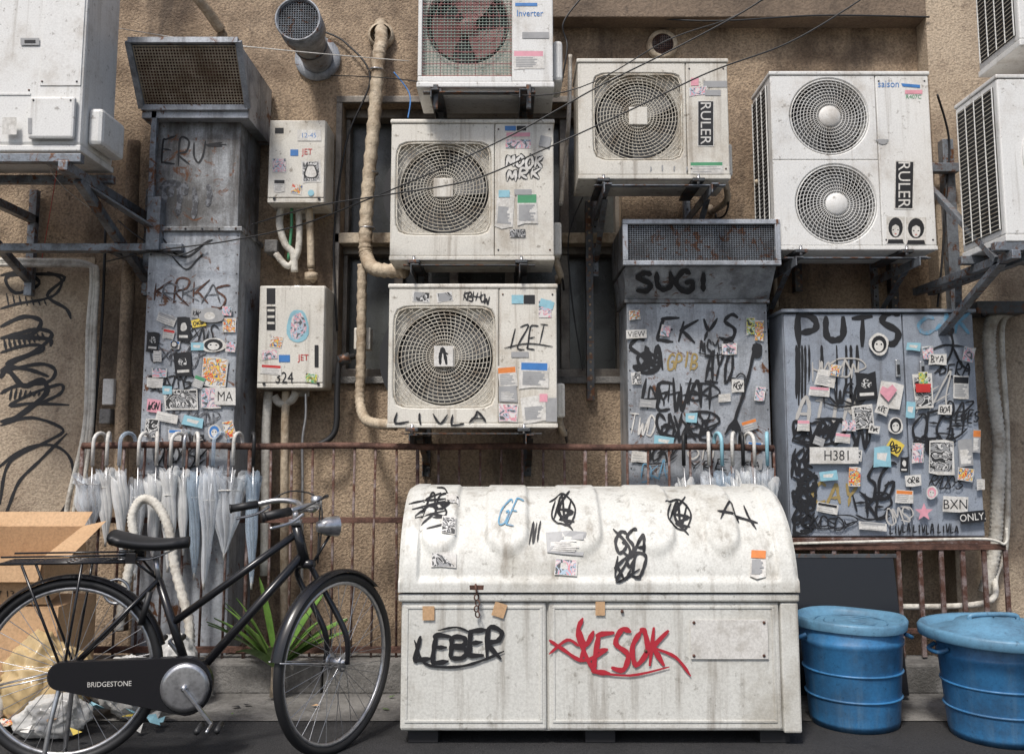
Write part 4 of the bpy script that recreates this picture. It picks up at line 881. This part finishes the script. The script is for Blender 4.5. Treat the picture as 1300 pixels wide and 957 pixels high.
# ------------------------------------------------------------------ rubbish storage box
b = B('garbage_storage_box'); yf, yb = -1.3, -.72; gx0, gx1 = -.452, 1.142; zs = .585; zt = 1.0
b.box(gx0+.01, gx1-.01, yf+.02, yb, .05, zs, 'bin', .012)
xm = X(695, 820, yf)
b.box(gx0+.012, xm-.004, yf, yf+.0195, .06, zs-.035, 'bin', .01); b.box(xm+.004, gx1-.08, yf, yf+.0195, .06, zs-.035, 'bin', .01)
for (a, c_) in ((gx0+.03, xm-.02), (xm+.02, gx1-.10)):
    for q in ((a, c_, .09, .10), (a, c_, zs-.06, zs-.05)): b.box(q[0], q[1], yf-.004, yf-.0003, q[2], q[3], 'bin', .0015)
    for q in ((a, a+.01), (c_-.01, c_)): b.box(q[0], q[1], yf-.004, yf-.0003, .1005, zs-.0605, 'bin', .0015)
b.box(gx1-.076, gx1-.004, yf-.004, yf+.0195, .05, zs-.035, 'bin', .008)
b.box(gx0, gx1, yf-.012, yf+.03, zs-.032, zs-.002, 'bin', .007)
for x in (gx0+.1, gx1-.1, .35): b.box(x-.06, x+.06, yf+.04, yb-.04, .0, .0495, 'dark', .004)
def lid0(x, t):
    if t < .8:
        a = t/.8*pi/2; y = yf-.004+.42*(1-cos(a)); z = zs+.006+(zt-zs-.03)*sin(a); n = Vector((0, -cos(a), sin(a)))
    else:
        q = (t-.8)/.2; y = yf-.004+.42+q*.16; z = zt-.024; n = Vector((0, 0, 1))
    return Vector((x, y, z)), n
LB = [(-.30, .16), (-.02, .19), (.28, .19), (.58, .19), (.86, .15)]
def lid(x, t, o=0):
    p, n = lid0(x, t); h = 0
    for c, w_ in LB:
        dx = abs(x-c)/(w_*.5); e = max(0, min(1, (1-dx)*5)); f = max(0, min(1, (t-.16-.10*(max(0, dx)**2))*14)); g_ = max(0, min(1, (.93-t)*14)); s_ = lambda q: q*q*(3-2*q); h = max(h, s_(e)*s_(f)*s_(g_))
    for c in (gx0, gx1):
        d = abs(x-c); 
        if d < .075: h = max(h, .9)
        if d < .02: h -= (.02-d)*40
    if t < .07: h = max(h, 1.0)
    h += .12*sin(x*3.1+1)*sin(t*5)
    return p+n*(h*.016+o)
NX, NT = 240, 56; vs = [lid(gx0+(gx1-gx0)*i/NX, j/NT) for j in range(NT+1) for i in range(NX+1)]; fs = [(j*(NX+1)+i, j*(NX+1)+i+1, (j+1)*(NX+1)+i+1, (j+1)*(NX+1)+i) for j in range(NT) for i in range(NX)]
b.add(vs, fs, 'bin', True)
for x in (gx0, gx1): pr = [lid(x, j/NT) for j in range(NT+1)]+[Vector((x, yb, zs)), Vector((x, yf, zs))]; b.add(pr, [tuple(range(len(pr)))], 'bin')
b.add([lid(gx0, 1), lid(gx1, 1), (gx1, yb, zs), (gx0, yb, zs)], [(0, 1, 2, 3)], 'bin')
_c = {}
def lsf(u, v, o):
    lo_, hi_ = 0.0, .8
    key = round(v, 1)
    if key not in _c:
        for _ in range(22):
            m_ = (lo_+hi_)/2
            if proj(lid0(0, m_)[0])[1] > v: lo_ = m_
            else: hi_ = m_
        _c[key] = lo_
    t = _c[key]; p, n = lid0(0, t); f = (p.y+D)*ct+(p.z-H)*st; return lid((u-650)/FL*f, t, o+.0012)
b.tag(lsf, 'YRKT', 549, 652, 44, 42, 2.4, rot=1.2); b.scrib(lsf, 552, 642, 26, 30, 2, 'ink', 8, 70)
for (u, v) in ((713, 652), (860, 655)):
    b.stroke(lsf, [(u-16, v-14), (u+2, v-20), (u+17, v-2), (u+8, v+18), (u-12, v+6), (u-8, v-16)], 2); b.stroke(lsf, [(u-10, v+8), (u, v-18), (u+4, v+14), (u+12, v-14)], 2.6); b.stroke(lsf, [(u+10, v-24), (u-4, v), (u+14, v+24)], 3); b.stroke(lsf, [(u-6, v-2), (u+14, v+2), (u-2, v+10), (u+16, v+14)], 3)
b.tag(lsf, 'NI', 679, 675, 14, 30, 2); b.stroke(lsf, [(914, 662), (922, 646), (928, 640), (932, 652), (938, 664)], 2.4); b.stroke(lsf, [(910, 652), (934, 656), (962, 664)], 2.6); b.stroke(lsf, [(944, 642), (950, 656), (960, 672)], 2.2)
b.tag(lsf, 'GSA', 797, 690, 36, 30, 3.4, ov=1.5); b.tag(lsf, 'KYD', 797, 720, 38, 28, 3.4, ov=1.5); b.stroke(lsf, [(778, 672), (800, 700), (782, 738), (812, 722)], 3)
b.tag(lsf, 'GE', 646, 655, 24, 30, 1.6, 'inkblue', rot=.3)
for q in ((718, 691, 48, 26, 0, 'g'), (718, 720, 28, 20, .1, 'p'), (563, 711, 32, 18, 0, 'bw'), (575, 638, 16, 10, 0, 'bw'), (962, 715, 20, 36, 0, 't'), (570, 670, 18, 20, .1, 'bw')): b.sticker(lsf, *q)
sf = plane(yf)
b.tag(sf, 'LEBER', 582, 820, 112, 32, 5.2, slant=.12, jit=.05, ov=1.25); b.stroke(sf, [(526, 812), (540, 842), (580, 846), (612, 838), (640, 826)], 3); b.stroke(sf, [(556, 800), (580, 796), (600, 804)], 2.4)
b.tag(sf, 'YESOK', 788, 824, 116, 50, 5.6, 'inkred', slant=.1, jit=.05, ov=1.2); b.stroke(sf, [(697, 812), (715, 824), (740, 838), (770, 826)], 4, 'inkred'); b.stroke(sf, [(830, 822), (858, 834), (877, 858)], 3.4, 'inkred'); b.stroke(sf, [(740, 784), (734, 806), (752, 850)], 5, 'inkred'); b.stroke(sf, [(697, 830), (720, 812), (735, 820)], 3.4, 'inkred'); b.stroke(sf, [(752, 852), (800, 857), (850, 846)], 2.6, 'inkred')
for q in ((544, 778, 15, 18, 0), (634, 774, 16, 18, .3), (762, 772, 12, 18, 0)): b.rq(sf, *q, 'card')
p0, p1 = S(877, 836, yf-.003), S(974, 786, yf-.003); b.box(p0.x, p1.x, yf-.008, yf-.0045, p0.z, p1.z, 'white', .001)
for u, v in ((881, 790), (970, 790), (881, 832), (970, 832), (820, 826), (790, 776)): b.lathe(S(u, v, yf-.009), [(0, -.002), (.006, -.002), (.007, .006)], 'rust', 8, (0, 1, 0))
c = S(605, 748, yf-.03); b.ring(c, (1, 0, .2), .02, .004, 'rust', 14, 6); 
for i in range(4): b.ring(c+Vector((.004*(i % 2), 0, -.03-.022*i)), (1, (i % 2)*2-1, 0), .012, .0028, 'rust', 10, 5)
b.box(c.x-.03, c.x+.03, yf-.02, yf-.012, c.z-.006, c.z+.016, 'rust', .003)
b.done()
# ------------------------------------------------------------------ blue tubs
def tub(cx, cy, R, h, lidz, lidR, closed):
    b = B('blue_plastic_bin')
    b.lathe((cx, cy, 0), [(0, .012), (R*.8, .012), (R*.83, .0), (R*.86, .03), (R*.97, h*.8), (R, h*.82), (R, h*.86), (R*.98, h*.87), (R, h)], 'blue', 56, wob=.008, seed=cx)
    for hh in (.3, .55): b.ring((cx, cy, h*hh), (0, 0, 1), R*(.86+.11*hh/.8)+.001, .005, 'blue', 56, 6)
    pr = [(lidR*.985, -.035), (lidR, -.03), (lidR*1.01, 0), (lidR*.98, .012), (lidR*.92, .006), (lidR*.88, -.012), (lidR*.8, -.008), (lidR*.55, .012), (lidR*.5, .03), (lidR*.2, .045), (0, .046)] if closed else [(lidR*1.0, -.03), (lidR*1.02, .0), (lidR*.98, .012), (lidR*.93, -.002), (lidR*.88, -.02), (lidR*.5, -.012), (0, -.008)]
    b.lathe((cx, cy, lidz), pr, 'bluel', 56, wob=.012, seed=cx*3)
    if closed: b.sm_tube([(cx-.10, cy, lidz+.035), (cx-.08, cy, lidz+.055), (cx+.08, cy, lidz+.055), (cx+.10, cy, lidz+.035)], .010, 'bluel', 8)
    else:
        for i in range(3): b.ring((cx, cy, lidz-.012), (0, 0, 1), lidR*(.3+.18*i), .003, 'bluel', 40, 6)
    for s_ in (-1, 1): b.sm_tube([(cx+s_*R*.98, cy-.06, h*.9), (cx+s_*(R+.03), cy-.04, h*.86), (cx+s_*(R+.03), cy+.04, h*.86), (cx+s_*R*.98, cy+.06, h*.9)], .009, 'blue', 8)
    b.done()
tub(1.46, -.98, .215, .415, .43, .226, False)
tub(1.985, -1.16, .225, .39, .42, .290, True)
# ------------------------------------------------------------------ cardboard boxes
def carton(x0, x1, y0, y1, z0, z1, openb, tilt=0):
    b = B('cardboard_box'); t = .006
    b.box(x0, x1, y0, y0+t, z0, z1, 'card', .001); b.box(x0, x1, y1-t, y1, z0, z1, 'card', .001); b.box(x0, x0+t, y0+t, y1-t, z0, z1, 'card', .001); b.box(x1-t, x1, y0+t, y1-t, z0, z1, 'card', .001); b.box(x0+t, x1-t, y0+t, y1-t, z0, z0+t, 'cardin', 0)
    if openb:
        b.add([(x0, y1, z1), (x1, y1, z1), (x1+.02, y1+.05, z1+.05), (x0-.02, y1+.05, z1+.05)], [(0, 1, 2, 3)], 'card')
        b.add([(x1, y0, z1), (x1, y1, z1), (x1+.10, y1+.01, z1+.02), (x1+.10, y0-.01, z1-.01)], [(0, 1, 2, 3)], 'card')
        b.add([(x0, y0-.001, z1), (x1, y0-.001, z1), (x1-.01, y0-.04, z1-.09), (x0, y0-.04, z1-.09)], [(0, 1, 2, 3)], 'card')
    else: b.box(x0, x1, y0, y1, z1+.0005, z1+.005, 'card', .001)
    b.text(lambda u, v, o: Vector((x1-.2+u, y0-.002-o, z0+.05-v)), '<3 7 13', 0, 0, .03, 'ink')
    if tilt:
        m = Matrix.Translation((0, y0, z0)) @ Matrix.Rotation(tilt, 4, 'X') @ Matrix.Translation((0, -y0, -z0)); b.v = [tuple(m @ Vector(p)) for p in b.v]
    b.done()
carton(-2.55, -2.0, -1.0, -.62, .49, .70, True, radians(16)); carton(-2.5, -1.95, -1.0, -.64, .005, .475, False)
# ------------------------------------------------------------------ rubbish bags
def bag(cx, cy, cz, rx, ry, rz, mat, seed):
    b = B('garbage_bag'); bm = bmesh.new(); bmesh.ops.create_icosphere(bm, subdivisions=5, radius=1)
    for v in bm.verts:
        p = v.co.copy(); n1 = noise.noise(p*1.3+Vector((seed, 0, 0))); n2 = abs(noise.noise(p*2.6+Vector((0, seed, 0)))); n3 = abs(noise.noise(p*6+Vector((0, 0, seed))))
        k = 1+.3*n1-.3*n2-.08*n3; q = p*k; v.co = Vector((cx+q.x*rx, cy+q.y*ry, max(.006, cz+q.z*rz)))
    bm.verts.index_update(); b.add([v.co for v in bm.verts], [[v.index for v in f.verts] for f in bm.faces], mat, True); bm.free(); b.done()
bag(-1.98, -1.06, .19, .19, .12, .19, 'bagy', 1); bag(-1.66, -.92, .14, .15, .13, .14, 'bagw', 2); bag(-2.28, -1.12, .14, .2, .11, .15, 'bagw', 3); bag(-1.86, -1.18, .08, .14, .1, .09, 'bagw', 5); bag(-1.52, -.78, .18, .1, .1, .14, 'bagw', 8)
b = B('litter')
for i in range(80):
    x, y, z = rnd.uniform(-2.6, -1.45), rnd.uniform(-1.3, -.7), rnd.uniform(.01, .06); a = rnd.uniform(0, 6); s_ = rnd.uniform(.02, .06)
    b.add([(x+s_*cos(a+k*pi/2), y+s_*.7*sin(a+k*pi/2), z+rnd.uniform(0, .05)) for k in range(4)], [(0, 1, 2), (0, 2, 3)], rnd.choice(['white', 'ppink', 'pcol', 'cyan', 'card', 'grey', 'yel', 'pbw']))
for i in range(40):
    x, y = rnd.uniform(-2.6, 2.6), rnd.uniform(-.98, -.6); a = rnd.uniform(0, 6); s_ = rnd.uniform(.008, .025)
    b.add([(x+s_*cos(a+k*pi/2), y+s_*.7*sin(a+k*pi/2), .008+rnd.uniform(0, .012)) for k in range(4)], [(0, 1, 2), (0, 2, 3)], rnd.choice(['white', 'card', 'grey', 'leaf', 'dark']))
b.done()
b = B('flexible_hose'); pts = catmull([tuple(S(u, v, yy)) for u, v, yy in ((150, 800, -.7), (160, 740, -.68), (170, 690, -.66), (168, 655, -.64), (180, 634, -.62), (198, 640, -.62), (214, 670, -.64), (222, 720, -.66), (240, 790, -.7), (240, 830, -.7))], 14); b.tube(pts, [.024 if i % 2 else .019 for i in range(len(pts))], 'wrapw', 10); b.done()
# ------------------------------------------------------------------ plant
b = B('yucca_plant'); base = S(352, 822, -.66); base.z = .02
for i in range(30):
    r = random.Random(i*5+1); a = r.uniform(0, 2*pi); L = r.uniform(.32, .6); up = r.uniform(.45, 1.15); vs = []; fs = []; n = 9
    hx, hy = cos(a), sin(a)*.45
    for j in range(n+1):
        t = j/n; d = L*t*cos(up); z = .12+L*t*sin(up)-.22*t*t*L; w_ = .024*(sin(pi*(t*.86+.1)))*(1 if t < 1 else .1)
        c = base+Vector((hx*d, hy*d, z)); q = Vector((-hy, hx, .3)).normalized()*w_; vs += [c-q, c+Vector((0, 0, -.006)), c+q]
    for j in range(n): fs += [(3*j, 3*j+1, 3*j+4, 3*j+3), (3*j+1, 3*j+2, 3*j+5, 3*j+4)]
    b.add(vs, fs, 'leaf', True)
b.tube([base, base+Vector((0, 0, .16))], [.03, .022], 'wrap', 8)
b.done()
# ------------------------------------------------------------------ bicycle
b = B('parked_bicycle'); R0 = Vector((-1.655, -1.50, 0)); R1 = Vector((-.68, -1.37, 0)); d = (R1-R0).normalized(); nn = Vector((d.y, -d.x, 0)); WB = (R1-R0).length; Rw = .335
KS = WB/1.07
def bp(s_, z, t=0): return R0+d*s_*KS+nn*t+Vector((0, 0, z))
UPV = Vector((0, 0, 1))
def wheel(c, dv, fender):
    nv = dv.cross(UPV).normalized()
    b.ring(c, nv, Rw-.014, .018, 'black', 72, 10); b.ring(c, nv, Rw-.036, .009, 'chrome', 72, 8)
    b.tube([c-nv*.045, c+nv*.045], .018, 'chrome', 12)
    for s_ in (-1, 1): b.lathe(c+nv*.03*s_, [(.018, 0), (.032, 0), (.032, .004), (.018, .004)], 'chrome', 16, nv)
    for i in range(36):
        a = 2*pi*i/36; a2 = a+(.45 if i % 4 < 2 else -.45); s_ = 1 if i % 2 else -1
        b.tube([c+nv*.03*s_+(dv*cos(a2)+UPV*sin(a2))*.03, c+(dv*cos(a)+UPV*sin(a))*(Rw-.04)], .0014, 'chrome', 4)
    vs = []; fs = []; n = 40; a0, a1 = fender; m = 6
    for i in range(n+1):
        a = a0+(a1-a0)*i/n; o = dv*cos(a)+UPV*sin(a)
        for k in range(m+1): q = (k/m-.5)*2; vs.append(c+o*(Rw+.018-.012*q*q)+nv*.027*q)
    for i in range(n):
        for k in range(m): fs.append((i*(m+1)+k, i*(m+1)+k+1, (i+1)*(m+1)+k+1, (i+1)*(m+1)+k))
    b.add(vs, fs, 'gloss', True)
    for s_ in (-1, 1): o = dv*cos(a1)+UPV*sin(a1); b.tube([c+nv*.05*s_, c+o*(Rw+.012)+nv*.026*s_], .003, 'chrome', 5)
rh = bp(0, Rw); wheel(rh, d, (.25, 3.35))
sa = radians(61); fd = Vector((cos(sa), sin(sa), 0)); fh = bp(1.07, Rw); wheel(fh, fd, (.8, 2.95)); fnn = Vector((fd.y, -fd.x, 0))
bb = bp(.48, .285); st_top = bp(.335, .66); hb = bp(.93, .71); ht = bp(.885, .87)
b.tube([bb, st_top], .016, 'gloss', 12); b.tube([hb, ht], .02, 'gloss', 12); b.tube([st_top, bp(.32, .74)], .012, 'chrome', 10)
b.tube([bp(.897, .83), bp(.40, .50)], .0145, 'gloss', 12); b.tube([bp(.923, .75), bb], .017, 'gloss', 12)
for s_ in (-1, 1):
    b.tube([bb+nn*.03*s_, rh+nn*.055*s_], .010, 'gloss', 8); b.tube([st_top+nn*.02*s_, rh+nn*.055*s_], .008, 'gloss', 8)
    b.sm_tube([hb+UPV*-.01+fnn*.03*s_, hb+Vector((0, 0, -.06))+fnn*.05*s_+fd*.02, fh+fnn*.052*s_+Vector((0, 0, .12))-fd*.015, fh+fnn*.052*s_], .0115, 'gloss', 8)
b.tube([hb+fnn*.04, hb-fnn*.04], .018, 'gloss', 8)
b.tube([ht-UPV*.01, ht+UPV*.012], .026, 'chrome', 14)
sa2 = radians(30); fd = Vector((cos(sa2), sin(sa2), 0))
sp = ht+Vector((0, 0, .05)); b.tube([ht, sp], .012, 'chrome', 10); sc_ = sp+fd*.05; b.tube([sp, sc_], .013, 'chrome', 8)
hv = Vector((fd.y, -fd.x, 0))
for s_ in (-1, 1):
    q = [sc_, sc_+hv*.06*s_, sc_+hv*.14*s_+UPV*.02-fd*.01, sc_+hv*.20*s_+UPV*.025-fd*.07, sc_+hv*.23*s_+UPV*.01-fd*.14]
    b.sm_tube(q, .011, 'chrome', 10); e = q[-1]; dd = (hv*.02*s_-fd*.10-UPV*.015); b.tube([e, e+dd], .0165, 'black', 10); b.tube([e+dd, e+dd*1.08], .019, 'black', 10)
    b.sm_tube([e+fd*.05-UPV*.01, e+hv*.012*s_-UPV*.04, e+dd*.8-UPV*.045+hv*.01*s_], .006, 'chrome', 6)
    b.sm_tube([e+fd*.03, e+fd*.14+UPV*.05, sp+fd*.1+UPV*.02, hb+fd*.05], .0035, 'black', 5)
lc = hb+fd*.10+UPV*.14; b.lathe(lc, [(0, -.06), (.02, -.055), (.036, -.02), (.04, .02), (.04, .03)], 'chrome', 24, fd); b.disc(lc+fd*.028, fd, .038, 'skin'); b.tube([hb+fd*.03, lc-UPV*.03], .006, 'gloss', 6); b.tube([sc_+hv*.1+UPV*.02, sc_+hv*.1+UPV*.055], .022, 'chrome', 12)
vs = []; fs = []; n, m = 16, 12
sc0 = bp(.30, .80)
for i in range(n+1):
    t = i/n; s_ = -.14+.28*t; wd = .095*(1-t)**.75+.022 if t < .92 else .02; wd *= (1 if t > .08 else .75)
    for k in range(m): a = 2*pi*k/m; z = (.022 if sin(a) > 0 else .036*(1-.4*t))*sin(a)+.028*(1-t)**2-.01*sin(pi*t); vs.append(sc0+d*s_+nn*wd*cos(a)+UPV*z)
for i in range(n):
    for k in range(m): l = (k+1) % m; fs.append((i*m+k, i*m+l, (i+1)*m+l, (i+1)*m+k))
fs += [tuple(range(m)), tuple(n*m+k for k in range(m))]; b.add(vs, fs, 'black', True)
for s_ in (-1, 1):
    b.sm_tube([sc0+d*.1+nn*.01*s_-UPV*.02, sc0-UPV*.06+nn*.02*s_, sc0-d*.1+nn*.03*s_-UPV*.05], .004, 'chrome', 6)
    for q in range(5): b.ring(sc0-d*.09+nn*.045*s_-UPV*(.065-.01*q), UPV, .015, .0028, 'chrome', 12)
for s_ in (-1, -.33, .33, 1): b.tube([bp(-.26, .735, .06*s_), bp(.25, .735, .06*s_)], .006, 'gloss', 6)
for q in (-.26, -.13, 0, .13, .25): b.box(-.006, .006, -.065, .065, -.004, .004, 'gloss', .001, Matrix.Translation(bp(q, .735)) @ Matrix((( d.x, nn.x, 0, 0), (d.y, nn.y, 0, 0), (0, 0, 1, 0), (0, 0, 0, 1))))
for s_ in (-1, 1): b.tube([bp(-.18, .73, .062*s_), rh+nn*.06*s_], .005, 'gloss', 6); b.tube([bp(.05, .73, .062*s_), rh+nn*.06*s_], .005, 'gloss', 6); b.tube([bp(.25, .735, .05*s_), st_top], .005, 'gloss', 6); b.tube([bp(-.26, .76, .062*s_), bp(.25, .76, .062*s_)], .004, 'gloss', 6); b.box(-.02, .02, -.01, .01, -.02, .02, 'gloss', .003, Matrix.Translation(bp(.24, .75, .062*s_)))
for q in range(9): b.tube([bp(-.24+q*.055, .735, -.06), bp(-.24+q*.055, .735, .06)], .004, 'gloss', 6)
b.box(-.03, .03, -.012, .012, -.02, .02, 'red', .004, Matrix.Translation(bp(-.38, .52)))
out = []
for i in range(13): a = pi/2+pi*i/12; out.append((0+.05*cos(a), Rw+.05*sin(a)))
for i in range(17): a = -pi/2+pi*i/16; out.append((.48+.105*cos(a), .285+.105*sin(a)))
t0, t1 = .062, .09; N = len(out)
vs = [bp(a, z, t1) for a, z in out]+[bp(a, z, t0) for a, z in out]+[bp(a*0.98+.005, Rw*.03+z*.97-.0, t1+.006) for a, z in out]
b.add(vs, [tuple(2*N+i for i in range(N)), tuple(N+i for i in range(N))]+[(i, (i+1) % N, N+(i+1) % N, N+i) for i in range(N)]+[(i, (i+1) % N, 2*N+(i+1) % N, 2*N+i) for i in range(N)], 'gloss')
b.text(lambda u, v, o: bp(.19+u, .305-v, .0965+o), 'BRIDGESTONE', 0, 0, .018, 'white')
b.lathe(bb+nn*.098, [(0, 0), (.07, 0), (.086, .002), (.088, .006), (.07, .009), (.03, .009), (0, .012)], 'chrome', 36, nn)
ck = bb+nn*.118; cd = (d*.62-UPV*.78).normalized()
b.beam(ck, ck+cd*.165, .02, .012, 'chrome'); b.beam(bb-nn*.08, bb-nn*.08-cd*.165, .02, .012, 'chrome'); b.tube([bb-nn*.08, ck+nn*.006], .012, 'chrome', 8)
for e, s_ in ((ck+cd*.165, 1), (bb-nn*.08-cd*.165, -1)):
    for q in (-.035, .035): b.tube([e+d*q, e+d*q+nn*.09*s_], .011, 'black', 8)
    b.tube([e, e+nn*.095*s_], .006, 'chrome', 6)
for s_ in (-1, 1): b.sm_tube([rh+nn*.06*s_, rh+nn*.10*s_-UPV*.15-d*.02, bp(-.04, .012, .12*s_)], .009, 'chrome', 8)
b.tube([bp(-.04, .012, .12), bp(-.04, .012, -.12)], .009, 'chrome', 8); b.ring(bp(.17, .62, .0), nn, .045, .006, 'chrome', 20, 6); b.tube([bp(.31, .62, .03), bp(.28, .5, .03)], .012, 'black', 8)
b.done()

# ------------------------------------------------------------------ light, world, camera
sc = bpy.context.scene
wd = bpy.data.worlds.new('World'); sc.world = wd; wd.use_nodes = True; nt = wd.node_tree
sk = nt.nodes.new('ShaderNodeTexSky'); sk.sky_type = 'NISHITA'; sk.sun_disc = False
EL, AZ = radians(54), radians(203)
sk.sun_elevation = EL; sk.sun_rotation = AZ; sk.air_density = 1.0; sk.dust_density = 3
nt.links.new(sk.outputs[0], nt.nodes['Background'].inputs[0]); nt.nodes['Background'].inputs[1].default_value = .14
L = bpy.data.lights.new('sun', 'SUN'); L.energy = 3.3; L.angle = radians(9); L.color = (1, .965, .92)
lo = bpy.data.objects.new('sun', L); sc.collection.objects.link(lo)
dirv = Vector((sin(AZ)*cos(EL), cos(AZ)*cos(EL), sin(EL)))
lo.rotation_euler = dirv.to_track_quat('Z', 'Y').to_euler()
cam = bpy.data.cameras.new('camera'); co = bpy.data.objects.new('camera', cam); sc.collection.objects.link(co)
co.location = (0, -D, H); co.rotation_euler = (radians(90)+T, 0, 0)
cam.sensor_width = 36; cam.lens = FL/1300*36; cam.shift_y = -(478.5-434)/1300; cam.clip_end = 300
sc.camera = co
sc.view_settings.view_transform = 'Standard'; sc.view_settings.look = 'None'; sc.view_settings.exposure = 0
